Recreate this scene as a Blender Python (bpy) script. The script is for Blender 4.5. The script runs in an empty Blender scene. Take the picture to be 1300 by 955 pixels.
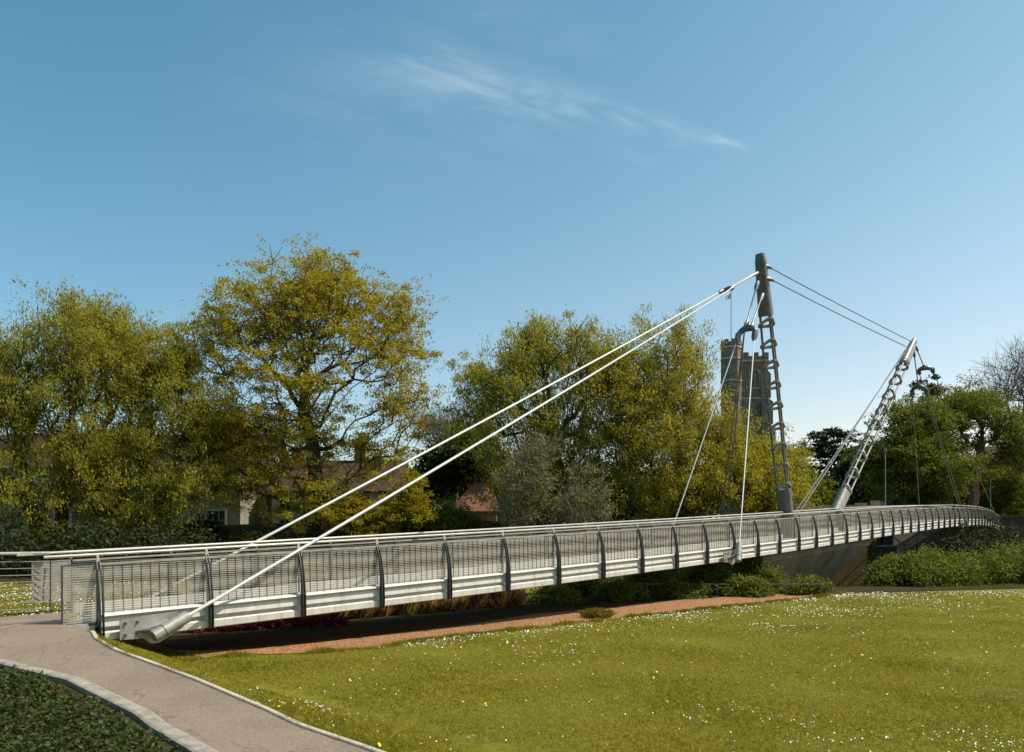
import bpy, math, random
import numpy as np
from mathutils import Vector, Matrix
random.seed(4)
R = math.radians
scene = bpy.context.scene
COL = scene.collection
F = 1011.0; EYE = 2.4
HOR = 670.0

def W(px, py, d):                       # a place d metres ahead seen at (px, py) of the photograph
    return Vector(((px-650)*d/F, d, EYE+(HOR-py)*d/F))

# ------------------------------------------------------------------ materials
def new_mat(name):
    m = bpy.data.materials.new(name); m.use_nodes = True
    nt = m.node_tree; b = nt.nodes['Principled BSDF']
    return m, nt, b
def ramp(nt, fac, stops):
    r = nt.nodes.new('ShaderNodeValToRGB')
    e = r.color_ramp.elements
    e[0].position, e[0].color = stops[0][0], (*stops[0][1], 1)
    e[1].position, e[1].color = stops[-1][0], (*stops[-1][1], 1)
    for p, c in stops[1:-1]:
        n = e.new(p); n.color = (*c, 1)
    nt.links.new(fac, r.inputs[0]); return r.outputs[0]
def noise(nt, scale, detail=4, rough=.6, vec=None, dist=0):
    n = nt.nodes.new('ShaderNodeTexNoise'); n.inputs['Scale'].default_value = scale
    n.inputs['Detail'].default_value = detail; n.inputs['Roughness'].default_value = rough
    n.inputs['Distortion'].default_value = dist
    if vec is None:
        tc = nt.nodes.new('ShaderNodeTexCoord'); vec = tc.outputs['Object']
    nt.links.new(vec, n.inputs['Vector']); return n.outputs['Fac']
def bump(nt, b, h, strength, dist=.02):
    u = nt.nodes.new('ShaderNodeBump'); u.inputs['Strength'].default_value = strength
    u.inputs['Distance'].default_value = dist
    nt.links.new(h, u.inputs['Height']); nt.links.new(u.outputs[0], b.inputs['Normal'])
def mixc(nt, fac, a, b_, mode='MIX'):
    m = nt.nodes.new('ShaderNodeMix'); m.data_type = 'RGBA'; m.blend_type = mode
    for s, v in ((0, fac), (6, a), (7, b_)):
        if isinstance(v, (int, float)): m.inputs[s].default_value = v
        elif isinstance(v, tuple): m.inputs[s].default_value = (*v, 1)
        else: nt.links.new(v, m.inputs[s])
    return m.outputs[2]
def noisy(name, c1, c2, scale, rough=.8, metal=0, bstr=0, bscale=None, spec=.5, mid=(.35, .65)):
    m, nt, b = new_mat(name)
    f = noise(nt, scale)
    c = ramp(nt, f, [(mid[0], c1), (mid[1], c2)])
    nt.links.new(c, b.inputs['Base Color'])
    b.inputs['Roughness'].default_value = rough; b.inputs['Metallic'].default_value = metal
    b.inputs['Specular IOR Level'].default_value = spec
    if bstr: bump(nt, b, noise(nt, bscale or scale*4), bstr)
    return m
def leafmat(name, cols, trans=.35):
    m, nt, b = new_mat(name)
    g = nt.nodes.new('ShaderNodeNewGeometry')
    n = len(cols)
    c = ramp(nt, g.outputs['Random Per Island'], [(i/(n-1), k) for i, k in enumerate(cols)])
    big = noise(nt, .35, 2)
    c = mixc(nt, .55, c, ramp(nt, big, [(.35, (.75, .8, .8)), (.65, (1.15, 1.1, 1))]), 'MULTIPLY')
    nt.links.new(c, b.inputs['Base Color']); b.inputs['Roughness'].default_value = .55
    b.inputs['Specular IOR Level'].default_value = .12
    t = nt.nodes.new('ShaderNodeBsdfTranslucent')
    nt.links.new(mixc(nt, 1.0, c, (1.25, 1.2, .6), 'MULTIPLY'), t.inputs[0])
    x = nt.nodes.new('ShaderNodeMixShader'); x.inputs[0].default_value = trans
    nt.links.new(b.outputs[0], x.inputs[1]); nt.links.new(t.outputs[0], x.inputs[2])
    nt.links.new(x.outputs[0], nt.nodes['Material Output'].inputs[0])
    return m
def brickmat(name, c1, c2, mortar, scale, row=.25, bw=.5, rough=.9, msize=.02, bstr=.4):
    m, nt, b = new_mat(name)
    tc = nt.nodes.new('ShaderNodeTexCoord')
    geo = nt.nodes.new('ShaderNodeNewGeometry')
    sx = nt.nodes.new('ShaderNodeSeparateXYZ'); nt.links.new(tc.outputs['Object'], sx.inputs[0])
    ad = nt.nodes.new('ShaderNodeMath'); ad.operation = 'ADD'
    nt.links.new(sx.outputs[0], ad.inputs[0]); nt.links.new(sx.outputs[1], ad.inputs[1])
    cb = nt.nodes.new('ShaderNodeCombineXYZ'); nt.links.new(ad.outputs[0], cb.inputs[0]); nt.links.new(sx.outputs[2], cb.inputs[1])
    br = nt.nodes.new('ShaderNodeTexBrick')
    nt.links.new(cb.outputs[0], br.inputs['Vector'])
    br.inputs['Color1'].default_value = (*c1, 1); br.inputs['Color2'].default_value = (*c2, 1)
    br.inputs['Mortar'].default_value = (*mortar, 1); br.inputs['Scale'].default_value = scale
    br.inputs['Mortar Size'].default_value = msize; br.inputs['Row Height'].default_value = row
    br.inputs['Brick Width'].default_value = bw
    c = mixc(nt, .8, br.outputs['Color'], ramp(nt, noise(nt, .9, 5), [(.3, (.6, .6, .6)), (.7, (1.2, 1.17, 1.1))]), 'MULTIPLY')
    nt.links.new(c, b.inputs['Base Color']); b.inputs['Roughness'].default_value = rough
    bump(nt, b, br.outputs['Fac'], -bstr, .02)
    return m
def plain(name, c, rough=.5, metal=0, spec=.5):
    m, nt, b = new_mat(name)
    nt.links.new(ramp(nt, noise(nt, 6, 3), [(.3, tuple(v*.85 for v in c)), (.7, tuple(min(1, v*1.1) for v in c))]), b.inputs['Base Color'])
    b.inputs['Roughness'].default_value = rough; b.inputs['Metallic'].default_value = metal
    b.inputs['Specular IOR Level'].default_value = spec
    return m

M = {}
M['alu'] = noisy('painted_aluminium', (.50, .475, .44), (.62, .59, .55), 1.7, .45, 0, .05, 30)
def alu_mat():
    m, nt, b = new_mat('painted_aluminium')
    tc = nt.nodes.new('ShaderNodeTexCoord')
    mp = nt.nodes.new('ShaderNodeMapping'); mp.inputs['Scale'].default_value = (7, 7, .7); nt.links.new(tc.outputs['Object'], mp.inputs[0])
    f = noise(nt, 1.0, 5, .7, mp.outputs[0]); g = noise(nt, .6, 3)
    c = ramp(nt, f, [(.28, (.36, .335, .29)), (.48, (.52, .50, .465)), (.75, (.62, .595, .56))])
    c = mixc(nt, .5, c, ramp(nt, g, [(.35, (.85, .86, .86)), (.65, (1.05, 1.03, 1.0))]), 'MULTIPLY')
    nt.links.new(c, b.inputs['Base Color']); b.inputs['Roughness'].default_value = .5
    bump(nt, b, noise(nt, 30, 2), .05); return m
M['alu'] = alu_mat()
M['rail'] = noisy('brushed_rail', (.50, .46, .41), (.62, .57, .52), 3, .32, .35)
M['slat'] = noisy('stainless_slats', (.27, .245, .21), (.37, .335, .29), 5, .45, .15)
M['bar'] = plain('dark_bars', (.055, .052, .05), .5, .3)
M['rib'] = plain('dark_painted_steel', (.045, .047, .05), .42, .2)
M['cable'] = plain('bright_cable', (.56, .56, .55), .35, .3)
M['forged'] = noisy('forged_steel', (.085, .095, .105), (.15, .16, .17), 3, .4, .4)
M['cabledark'] = plain('weathered_cable', (.20, .20, .20), .4, .5)
M['steel'] = noisy('satin_steel', (.15, .15, .145), (.24, .24, .23), 2.5, .42, .5, .03, 20)
M['maststeel'] = noisy('dull_mast_steel', (.085, .085, .08), (.15, .15, .14), 2.5, .5, .3, .03, 20)
M['galv'] = noisy('galvanised_steel', (.25, .24, .225), (.36, .35, .325), 5, .5, .35, .05, 25)
M['bolt'] = plain('rusty_bolt', (.10, .05, .03), .7, .4)
M['deck'] = noisy('deck_planks', (.22, .21, .20), (.32, .31, .29), 3, .8)
M['concrete'] = noisy('old_concrete', (.085, .065, .04), (.17, .135, .085), .8, .9, 0, .4, 12)
M['edging'] = noisy('pale_edging', (.34, .28, .23), (.46, .39, .32), 6, .85, 0, .3, 30)
M['kerb'] = noisy('weathered_edging_stone', (.17, .15, .125), (.30, .27, .23), 5, .85, 0, .4, 25)

def ground_mat():
    m, nt, b = new_mat('lawn_soil')
    f1 = noise(nt, .35, 4); f2 = noise(nt, 9, 6, .75); f3 = noise(nt, 2.2, 3)
    c = ramp(nt, f2, [(.3, (.075, .078, .009)), (.55, (.155, .145, .016)), (.75, (.23, .20, .032))])
    c = mixc(nt, ramp(nt, f1, [(.4, (0, 0, 0)), (.65, (.5, .5, .5))]), c, (.12, .105, .02))
    c = mixc(nt, ramp(nt, f3, [(.5, (0, 0, 0)), (.75, (.35, .35, .35))]), c, (.05, .075, .008))
    nt.links.new(c, b.inputs['Base Color']); b.inputs['Roughness'].default_value = .95
    b.inputs['Specular IOR Level'].default_value = .1
    bump(nt, b, f2, .8, .04)
    return m
M['ground'] = ground_mat()
def mulch_mat():
    m, nt, b = new_mat('bark_mulch')
    tc = nt.nodes.new('ShaderNodeTexCoord')
    v = nt.nodes.new('ShaderNodeTexVoronoi'); v.inputs['Scale'].default_value = 28
    nt.links.new(tc.outputs['Object'], v.inputs['Vector'])
    bw = nt.nodes.new('ShaderNodeSeparateColor'); nt.links.new(v.outputs['Color'], bw.inputs[0])
    c = ramp(nt, bw.outputs[0], [(0, (.14, .055, .02)), (.5, (.32, .145, .055)), (1, (.46, .25, .11))])
    c = mixc(nt, .5, c, ramp(nt, noise(nt, 1.2, 4), [(.3, (.7, .7, .7)), (.7, (1.1, 1.1, 1.1))]), 'MULTIPLY')
    nt.links.new(c, b.inputs['Base Color']); b.inputs['Roughness'].default_value = .95
    bump(nt, b, v.outputs['Distance'], 1, .04); return m
M['mulch'] = mulch_mat()
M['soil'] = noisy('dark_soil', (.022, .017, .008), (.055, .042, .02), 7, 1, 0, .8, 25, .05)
M['soil2'] = noisy('shaded_bark_soil', (.045, .022, .010), (.13, .062, .028), 14, 1, 0, .8, 30, .05)  # bark soil with the bridge's shade put into its colour
def path_mat():
    m, nt, b = new_mat('worn_asphalt')
    f = noise(nt, 120, 3); g = noise(nt, .9, 5); k = noise(nt, 4, 5)
    c = ramp(nt, f, [(.3, (.15, .11, .08)), (.7, (.24, .185, .14))])
    c = mixc(nt, .7, c, ramp(nt, g, [(.35, (.78, .77, .75)), (.65, (1.12, 1.1, 1.08))]), 'MULTIPLY')
    c = mixc(nt, ramp(nt, k, [(.66, (0, 0, 0)), (.74, (.4, .4, .4))]), c, (.09, .075, .06))
    v = nt.nodes.new('ShaderNodeTexVoronoi'); v.inputs['Scale'].default_value = 85; tc = nt.nodes.new('ShaderNodeTexCoord'); nt.links.new(tc.outputs['Object'], v.inputs['Vector'])
    sp = nt.nodes.new('ShaderNodeSeparateColor'); nt.links.new(v.outputs['Color'], sp.inputs[0])
    c = mixc(nt, ramp(nt, sp.outputs[0], [(.8, (0, 0, 0)), (.95, (.55, .55, .55))]), c, (.33, .28, .23))
    c = mixc(nt, ramp(nt, sp.outputs[1], [(.88, (0, 0, 0)), (.98, (.6, .6, .6))]), c, (.05, .04, .033))
    v2 = nt.nodes.new('ShaderNodeTexVoronoi'); v2.feature = 'DISTANCE_TO_EDGE'; v2.inputs['Scale'].default_value = .55
    wv = nt.nodes.new('ShaderNodeTexNoise'); wv.inputs['Scale'].default_value = 3; nt.links.new(tc.outputs['Object'], wv.inputs['Vector'])
    wa = nt.nodes.new('ShaderNodeVectorMath'); wa.operation = 'MULTIPLY_ADD'; nt.links.new(wv.outputs['Color'], wa.inputs[0]); wa.inputs[1].default_value = (.5, .5, .5); nt.links.new(tc.outputs['Object'], wa.inputs[2])
    nt.links.new(wa.outputs[0], v2.inputs['Vector'])
    c = mixc(nt, ramp(nt, v2.outputs['Distance'], [(.0, (.55, .55, .55)), (.012, (0, 0, 0))]), c, (.06, .05, .04))
    nt.links.new(c, b.inputs['Base Color']); b.inputs['Roughness'].default_value = .9
    bump(nt, b, sp.outputs[2], .5, .012); return m
M['path'] = path_mat()
def water_mat():
    m, nt, b = new_mat('river_water')
    b.inputs['Base Color'].default_value = (.012, .016, .01, 1); b.inputs['Roughness'].default_value = .08
    bump(nt, b, noise(nt, 2.5, 3), .15, .05); return m
M['water'] = water_mat()
M['stone'] = brickmat('ragstone', (.30, .27, .21), (.20, .18, .145), (.26, .24, .19), 2.2, .35, .6)
M['towerstone'] = brickmat('tower_ragstone', (.19, .165, .13), (.125, .11, .088), (.17, .15, .12), 2.0, .35, .6)
M['quoin'] = noisy('dressed_stone', (.30, .25, .19), (.42, .35, .27), 2, .9)
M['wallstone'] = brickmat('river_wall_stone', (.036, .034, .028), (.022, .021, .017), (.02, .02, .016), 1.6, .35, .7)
M['tanwall'] = brickmat('garden_wall_stone', (.46, .31, .19), (.33, .22, .14), (.36, .27, .19), 2.2, .3, .6)
M['brick'] = brickmat('red_brick', (.30, .10, .06), (.22, .075, .045), (.26, .2, .15), 6, .25, .5)
M['tile'] = brickmat('clay_tiles', (.085, .034, .021), (.055, .023, .015), (.022, .011, .009), 5, .22, .3, msize=.03)
M['render'] = noisy('pale_render', (.36, .33, .28), (.48, .44, .38), 1.3, .9)
M['mossy'] = noisy('mossy_timber', (.035, .04, .018), (.075, .075, .04), 2.4, .95, 0, .4, 12)
M['office'] = noisy('office_concrete', (.30, .31, .33), (.38, .39, .41), .5, .8)
M['frame'] = plain('stone_window_frame', (.33, .31, .27), .8)
def glass_mat():
    m, nt, b = new_mat('window_glass')
    b.inputs['Base Color'].default_value = (.02, .024, .028, 1); b.inputs['Roughness'].default_value = .12
    return m
M['glass'] = glass_mat()
M['lead'] = plain('lead_sheet', (.17, .19, .21), .6)
M['bark'] = noisy('bark', (.028, .021, .013), (.075, .058, .036), 3.5, .95, 0, .6, 14)
M['barkpale'] = noisy('pale_twig_bark', (.12, .095, .075), (.2, .16, .13), 3.5, .95)
M['barkred'] = noisy('sunlit_bark', (.16, .085, .055), (.27, .15, .10), 2.5, .95, 0, .6, 14)  # reddish bark colour for the bare trunk

M['lime'] = leafmat('spring_lime_leaves', [(.20, .18, .018), (.31, .265, .024), (.42, .345, .04)], .5)
M['willow'] = leafmat('willow_leaves', [(.185, .185, .03), (.27, .255, .04), (.35, .325, .06)], .5)
M['willowy'] = leafmat('yellow_willow_leaves', [(.195, .185, .026), (.285, .255, .036), (.365, .325, .055)], .5)
M['yellowg'] = leafmat('yellow_green_leaves', [(.19, .17, .015), (.30, .25, .02), (.38, .31, .03)], .45)
M['grey_l'] = leafmat('greyish_leaves', [(.12, .115, .045), (.20, .18, .075), (.27, .24, .11)], .3)
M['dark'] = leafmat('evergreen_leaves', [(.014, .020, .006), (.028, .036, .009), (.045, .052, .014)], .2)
M['ivy'] = leafmat('ivy_leaves', [(.018, .03, .008), (.035, .052, .012), (.075, .09, .022)], .2)
M['cedar'] = leafmat('cedar_needles', [(.012, .020, .012), (.022, .034, .018), (.034, .048, .024)], .12)
M['mid'] = leafmat('mid_green_leaves', [(.07, .095, .016), (.125, .15, .022), (.20, .21, .032)], .4)
M['herb'] = leafmat('herb_leaves', [(.075, .10, .018), (.13, .155, .026), (.21, .22, .05)], .4)
M['purple'] = leafmat('purple_leaves', [(.09, .014, .03), (.19, .03, .055), (.28, .07, .09)], .4)
M['straw'] = leafmat('straw_blades', [(.26, .16, .075), (.42, .28, .14), (.20, .17, .06)], .45)
M['blade'] = leafmat('grass_blades', [(.135, .13, .012), (.21, .19, .018), (.29, .24, .034)], .4)
def turf_mat(name, green, olive, straw):
    m, nt, b = new_mat(name)
    g = nt.nodes.new('ShaderNodeNewGeometry'); r = g.outputs['Random Per Island']
    a = ramp(nt, r, [(0, tuple(v*.7 for v in green)), (.6, green), (1, tuple(v*1.35 for v in green))])
    o = ramp(nt, r, [(0, tuple(v*.75 for v in olive)), (.6, olive), (1, straw)])
    n1 = noise(nt, .55, 4, .65); n2 = noise(nt, 3.2, 3)
    mix = nt.nodes.new('ShaderNodeMath'); mix.operation = 'MULTIPLY_ADD'; nt.links.new(n2, mix.inputs[0]); mix.inputs[1].default_value = .45; nt.links.new(n1, mix.inputs[2])
    f = ramp(nt, mix.outputs[0], [(.55, (0, 0, 0)), (.88, (1, 1, 1))])
    c = mixc(nt, f, a, o)
    nt.links.new(c, b.inputs['Base Color']); b.inputs['Roughness'].default_value = .6; b.inputs['Specular IOR Level'].default_value = .15
    t = nt.nodes.new('ShaderNodeBsdfTranslucent'); nt.links.new(c, t.inputs[0])
    x = nt.nodes.new('ShaderNodeMixShader'); x.inputs[0].default_value = .38
    nt.links.new(b.outputs[0], x.inputs[1]); nt.links.new(t.outputs[0], x.inputs[2]); nt.links.new(x.outputs[0], nt.nodes['Material Output'].inputs[0]); return m
M['blade'] = turf_mat('grass_blades', (.16, .16, .008), (.28, .23, .014), (.40, .30, .05))
M['tuft'] = leafmat('tuft_blades', [(.06, .08, .008), (.10, .12, .012), (.15, .16, .02)], .4)
M['daisy'] = plain('daisy_petals', (.80, .80, .76), .6)
M['dandy'] = plain('dandelion_petals', (.75, .42, .02), .6)

# ------------------------------------------------------------------ mesh building
def tag(o, label=None, cat=None, group=None, kind=None):
    if label: o['label'] = label
    if cat: o['category'] = cat
    if group: o['group'] = group
    if kind: o['kind'] = kind
    return o
def empty(name, loc, label, cat, group=None):
    o = bpy.data.objects.new(name, None); COL.objects.link(o); o.location = loc
    o.empty_display_size = .3
    return tag(o, label, cat, group)
def root_loc(p):
    while p.parent: p = p.parent
    return Vector(p.location)
class MB:
    def __init__(s): s.v = []; s.f = []
    def add(s, vs, fs):
        n = len(s.v); s.v += [tuple(v) for v in vs]; s.f += [tuple(i+n for i in f) for f in fs]
    def box(s, x0, x1, y0, y1, z0, z1, mat=None):
        vs = [Vector(p) for p in ((x0,y0,z0),(x1,y0,z0),(x1,y1,z0),(x0,y1,z0),(x0,y0,z1),(x1,y0,z1),(x1,y1,z1),(x0,y1,z1))]
        if mat: vs = [mat @ v for v in vs]
        s.add(vs, [(0,3,2,1),(4,5,6,7),(0,1,5,4),(1,2,6,5),(2,3,7,6),(3,0,4,7)])
    def tube(s, pts, rad, n=8, cap=True):
        pts = [Vector(p) for p in pts]
        if not isinstance(rad, (list, tuple)): rad = [rad]*len(pts)
        base = len(s.v); up = None
        for i, p in enumerate(pts):
            d = (pts[min(i+1, len(pts)-1)]-pts[max(i-1, 0)])
            if d.length < 1e-9: d = Vector((0, 0, 1))
            d.normalize()
            if up is None:
                up = Vector((0, 0, 1)) if abs(d.z) < .95 else Vector((1, 0, 0))
            a = d.cross(up).normalized(); b = a.cross(d).normalized(); up = b
            for k in range(n):
                t = 2*math.pi*k/n
                s.v.append(tuple(p+(a*math.cos(t)+b*math.sin(t))*rad[i]))
        for i in range(len(pts)-1):
            for k in range(n):
                j = (k+1) % n
                s.f.append((base+i*n+k, base+i*n+j, base+(i+1)*n+j, base+(i+1)*n+k))
        if cap:
            s.f.append(tuple(base+k for k in range(n))[::-1]); s.f.append(tuple(base+(len(pts)-1)*n+k for k in range(n)))
    def prism(s, poly, h, mat=None):         # poly in (a,b), extruded along c by (h0,h1)
        n = len(poly)
        vs = [Vector((a, b, h[0])) for a, b in poly]+[Vector((a, b, h[1])) for a, b in poly]
        if mat: vs = [mat @ v for v in vs]
        s.add(vs, [tuple(range(n))[::-1], tuple(range(n, 2*n))]+[(i, (i+1) % n, n+(i+1) % n, n+i) for i in range(n)])
    def sweep(s, prof, frames):              # profile (y,z) through a list of matrices
        n = len(prof); b = len(s.v)
        for m in frames: s.v += [tuple(m @ Vector((0, y, z))) for y, z in prof]
        for i in range(len(frames)-1):
            for k in range(n):
                j = (k+1) % n
                s.f.append((b+i*n+k, b+i*n+j, b+(i+1)*n+j, b+(i+1)*n+k))
        s.f.append(tuple(b+k for k in range(n))); s.f.append(tuple(b+(len(frames)-1)*n+k for k in range(n))[::-1])
    def mesh(s, name, off=Vector((0, 0, 0)), smooth=False):
        me = bpy.data.meshes.new(name)
        me.from_pydata([(v[0]-off[0], v[1]-off[1], v[2]-off[2]) for v in s.v], [], s.f)
        import bmesh
        bm = bmesh.new(); bm.from_mesh(me); bmesh.ops.recalc_face_normals(bm, faces=bm.faces); bm.to_mesh(me); bm.free()
        if smooth:
            for p in me.polygons: p.use_smooth = True
            me.set_sharp_from_angle(angle=R(40))
        return me
    def build(s, name, mat, parent=None, smooth=False):
        off = root_loc(parent) if parent else Vector((0, 0, 0))
        me = s.mesh(name, off, smooth); me.materials.append(mat)
        o = bpy.data.objects.new(name, me); COL.objects.link(o); o.parent = parent
        return o
def np_obj(name, verts, nper, mat, parent=None):
    """verts (N*nper,3): N separate polygons of nper corners."""
    off = np.array(root_loc(parent)) if parent else np.zeros(3)
    verts = np.asarray(verts, dtype=np.float32)-off.astype(np.float32)
    N = len(verts)//nper
    me = bpy.data.meshes.new(name)
    me.vertices.add(len(verts)); me.vertices.foreach_set('co', verts.ravel())
    me.loops.add(N*nper); me.loops.foreach_set('vertex_index', np.arange(N*nper, dtype=np.int32))
    me.polygons.add(N); me.polygons.foreach_set('loop_start', np.arange(0, N*nper, nper, dtype=np.int32))
    me.polygons.foreach_set('loop_total', np.full(N, nper, dtype=np.int32))
    me.update(calc_edges=True); me.materials.append(mat)
    o = bpy.data.objects.new(name, me); COL.objects.link(o); o.parent = parent
    return o
def struct(o): o['kind'] = 'structure'; return o

# ------------------------------------------------------------------ ground
RIVER = np.array([(-7, 46), (0, 37), (13, 35.5), (21.6, 37.4), (60, 47), (260, 80), (260, 104), (90, 85), (52, 87.5), (29.5, 62), (12, 58), (-5, 54)], float)
def sdist(x, y, P=RIVER):
    x = np.asarray(x, float); y = np.asarray(y, float)
    d = np.full(x.shape, 1e9); ins = np.zeros(x.shape, bool)
    n = len(P)
    for i in range(n):
        a = P[i]; b = P[(i+1) % n]
        ex, ey = b-a; wx = x-a[0]; wy = y-a[1]
        t = np.clip((wx*ex+wy*ey)/(ex*ex+ey*ey), 0, 1)
        d = np.minimum(d, np.hypot(wx-ex*t, wy-ey*t))
        c = ((a[1] > y) != (b[1] > y)) & (x < (b[0]-a[0])*(y-a[1])/((b[1]-a[1]) if b[1] != a[1] else 1e-9)+a[0])
        ins ^= c
    return np.where(ins, -d, d)
def sm(t):
    t = np.clip(t, 0, 1); return t*t*(3-2*t)
LAWN = -.2; SC = (EYE-LAWN)/2.4
def sc(P): return [(a*SC, b*SC) for a, b in P]
def H(x, y):
    x = np.asarray(x, float); y = np.asarray(y, float)
    hp = np.clip(.65-(14.6-y)*.1, .1, .65)
    xe = -4.3-(y-10.9)*1.07
    xe = np.where(y > 14.7, -8.37-(y-14.7)*.25, xe)
    wd = 2.6-1.4*sm((y-12.5)/2)
    w = 1-sm((x-xe)/wd)
    h = hp*w+LAWN*(1-w)
    far = sm((y-57)/7)*(1-w*0)
    h = h*(1-far)+far*(2.9)*sm((x+60)/50)+far*.9*(1-sm((x+60)/50))
    h = h+.03*np.sin(x*.31+1)*np.sin(y*.27)*(1-w)
    s = sdist(x, y)
    h = np.where(s < 2.2, h-(h+4.6)*sm((2.2-s)/5.0)*1.0, h) if False else h-(h+4.6)*sm((.9-s)/3.6)
    h = h+sm((y-150)/500)*6
    return h
def axis(lo, hi, a, b, step):
    mid = np.arange(a, b+1e-6, step)
    def out(start, end):
        r = []; d = step; p = start
        while abs(p-end) > d and (end-p)*(1 if end > start else -1) > 0:
            d *= 1.18; p = p+d*(1 if end > start else -1); r.append(p)
        return r
    return np.array(out(a, lo)[::-1]+list(mid)+out(b, hi))
gx = axis(-900, 900, -24, 36, .4); gy = axis(-40, 1600, 4, 62, .4)
X, Y = np.meshgrid(gx, gy); Z = H(X, Y)
vs = np.stack([X, Y, Z], -1).reshape(-1, 3)
nx, ny = len(gx), len(gy)
idx = np.arange(nx*ny).reshape(ny, nx)
q = np.stack([idx[:-1, :-1], idx[:-1, 1:], idx[1:, 1:], idx[1:, :-1]], -1).reshape(-1, 4)
me = bpy.data.meshes.new('ground'); me.from_pydata(vs.tolist(), [], q.tolist()); me.materials.append(M['ground'])
for p in me.polygons: p.use_smooth = True
o = bpy.data.objects.new('ground', me); COL.objects.link(o); struct(o)

def hz(x, y): return float(H(np.array([x]), np.array([y]))[0])
def strip(name, left, right, nseg, ncross, lift, mat, kind='structure', parent=None):
    """draped sheet between two polylines"""
    def resample(P, n):
        P = np.array(P, float); L = np.r_[0, np.cumsum(np.hypot(*np.diff(P, axis=0).T))]
        t = np.linspace(0, L[-1], n+1); return np.stack([np.interp(t, L, P[:, 0]), np.interp(t, L, P[:, 1])], -1)
    A = resample(left, nseg); B = resample(right, nseg)
    mb = MB()
    t = np.linspace(0, 1, ncross+1)[None, :, None]
    G = A[:, None]*(1-t)+B[:, None]*t
    z = H(G[..., 0], G[..., 1])+lift
    for i in range(nseg+1):
        for j in range(ncross+1): mb.v.append((G[i, j, 0], G[i, j, 1], z[i, j]))
    k = ncross+1
    for i in range(nseg):
        for j in range(ncross): mb.f.append((i*k+j, i*k+j+1, (i+1)*k+j+1, (i+1)*k+j))
    o = mb.build(name, mat, parent, True)
    if kind: o['kind'] = kind
    return o
# bark mulch bed under the bridge
mul_near = [(-7.0, 15.6), (-5.6, 15.1), (-4.6, 14.95), (-3.9, 15.1), (-2.7, 15.9), (-1.83, 17.1), (0, 18.7), (2.9, 21.1), (4.9, 22.7), (7.4, 24.8), (10.8, 27.9), (12.2, 29.2)]
mul_far = [(-8.8, 18.6), (-7.4, 18.6), (-5.8, 19.2), (-4.3, 20.4), (-2.4, 22.3), (0, 24.2), (2.2, 26), (4.9, 28), (8.9, 30.3), (11.4, 31.7), (13, 32.4)]
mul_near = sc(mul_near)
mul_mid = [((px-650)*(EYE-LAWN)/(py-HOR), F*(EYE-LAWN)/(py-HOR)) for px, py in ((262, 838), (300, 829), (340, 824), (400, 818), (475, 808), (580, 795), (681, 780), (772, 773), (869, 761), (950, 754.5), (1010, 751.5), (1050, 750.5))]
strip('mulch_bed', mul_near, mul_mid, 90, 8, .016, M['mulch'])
strip('shaded_soil', mul_mid, mul_far, 90, 12, .012, M['soil2'])  # dark strip starts by the shadow's near edge, deepening the bridge shadow in colour
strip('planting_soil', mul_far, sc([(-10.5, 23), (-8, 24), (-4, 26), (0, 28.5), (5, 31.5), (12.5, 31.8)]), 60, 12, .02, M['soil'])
# riverbank soil to the right
strip('bank_soil', sc([(11.6, 28.8), (14, 29.6), (20, 31.2), (30, 33.6), (48, 38)]), sc([(12, 33.4), (14, 34), (20, 35.4), (30, 37.4), (48, 42)]), 60, 10, .02, M['soil'])
# shaded soil beyond the left lawn
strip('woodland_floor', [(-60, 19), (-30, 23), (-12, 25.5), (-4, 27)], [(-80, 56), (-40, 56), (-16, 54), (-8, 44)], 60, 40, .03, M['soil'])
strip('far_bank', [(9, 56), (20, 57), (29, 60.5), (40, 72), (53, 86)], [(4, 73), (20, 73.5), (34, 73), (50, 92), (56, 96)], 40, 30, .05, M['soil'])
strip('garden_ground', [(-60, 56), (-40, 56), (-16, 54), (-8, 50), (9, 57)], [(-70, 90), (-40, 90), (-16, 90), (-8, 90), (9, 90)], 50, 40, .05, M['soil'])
# river
rv = MB(); rv.add([(-6, 43, -3.3), (1, 32, -3.3), (12, 31, -3.3), (60, 42, -3.3), (262, 78, -3.3), (262, 106, -3.3), (52, 90, -3.3), (28, 64, -3.3), (-6, 56, -3.3)], [tuple(range(9))])
struct(rv.build('river', M['water']))

# footpath
right_edge = [(2.5, 4.0), (0, 6.6), (-1.5, 8.2), (-3.0, 9.7), (-4.3, 10.9), (-5.0, 11.5), (-6.2, 12.5), (-6.95, 13.3), (-7.55, 14.25)]
left_edge = [(0.2, 3.0), (-1.9, 6), (-3.0, 7.9), (-4.4, 9.5), (-6.0, 10.9), (-7.6, 11.8), (-9.5, 12.5), (-11.5, 13.3), (-12.5, 13.9)]
far_edge = [(-9.25, 16.15), (-9.05, 15.75), (-9.7, 15.2), (-11, 14.6), (-13, 13.9)]
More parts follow.
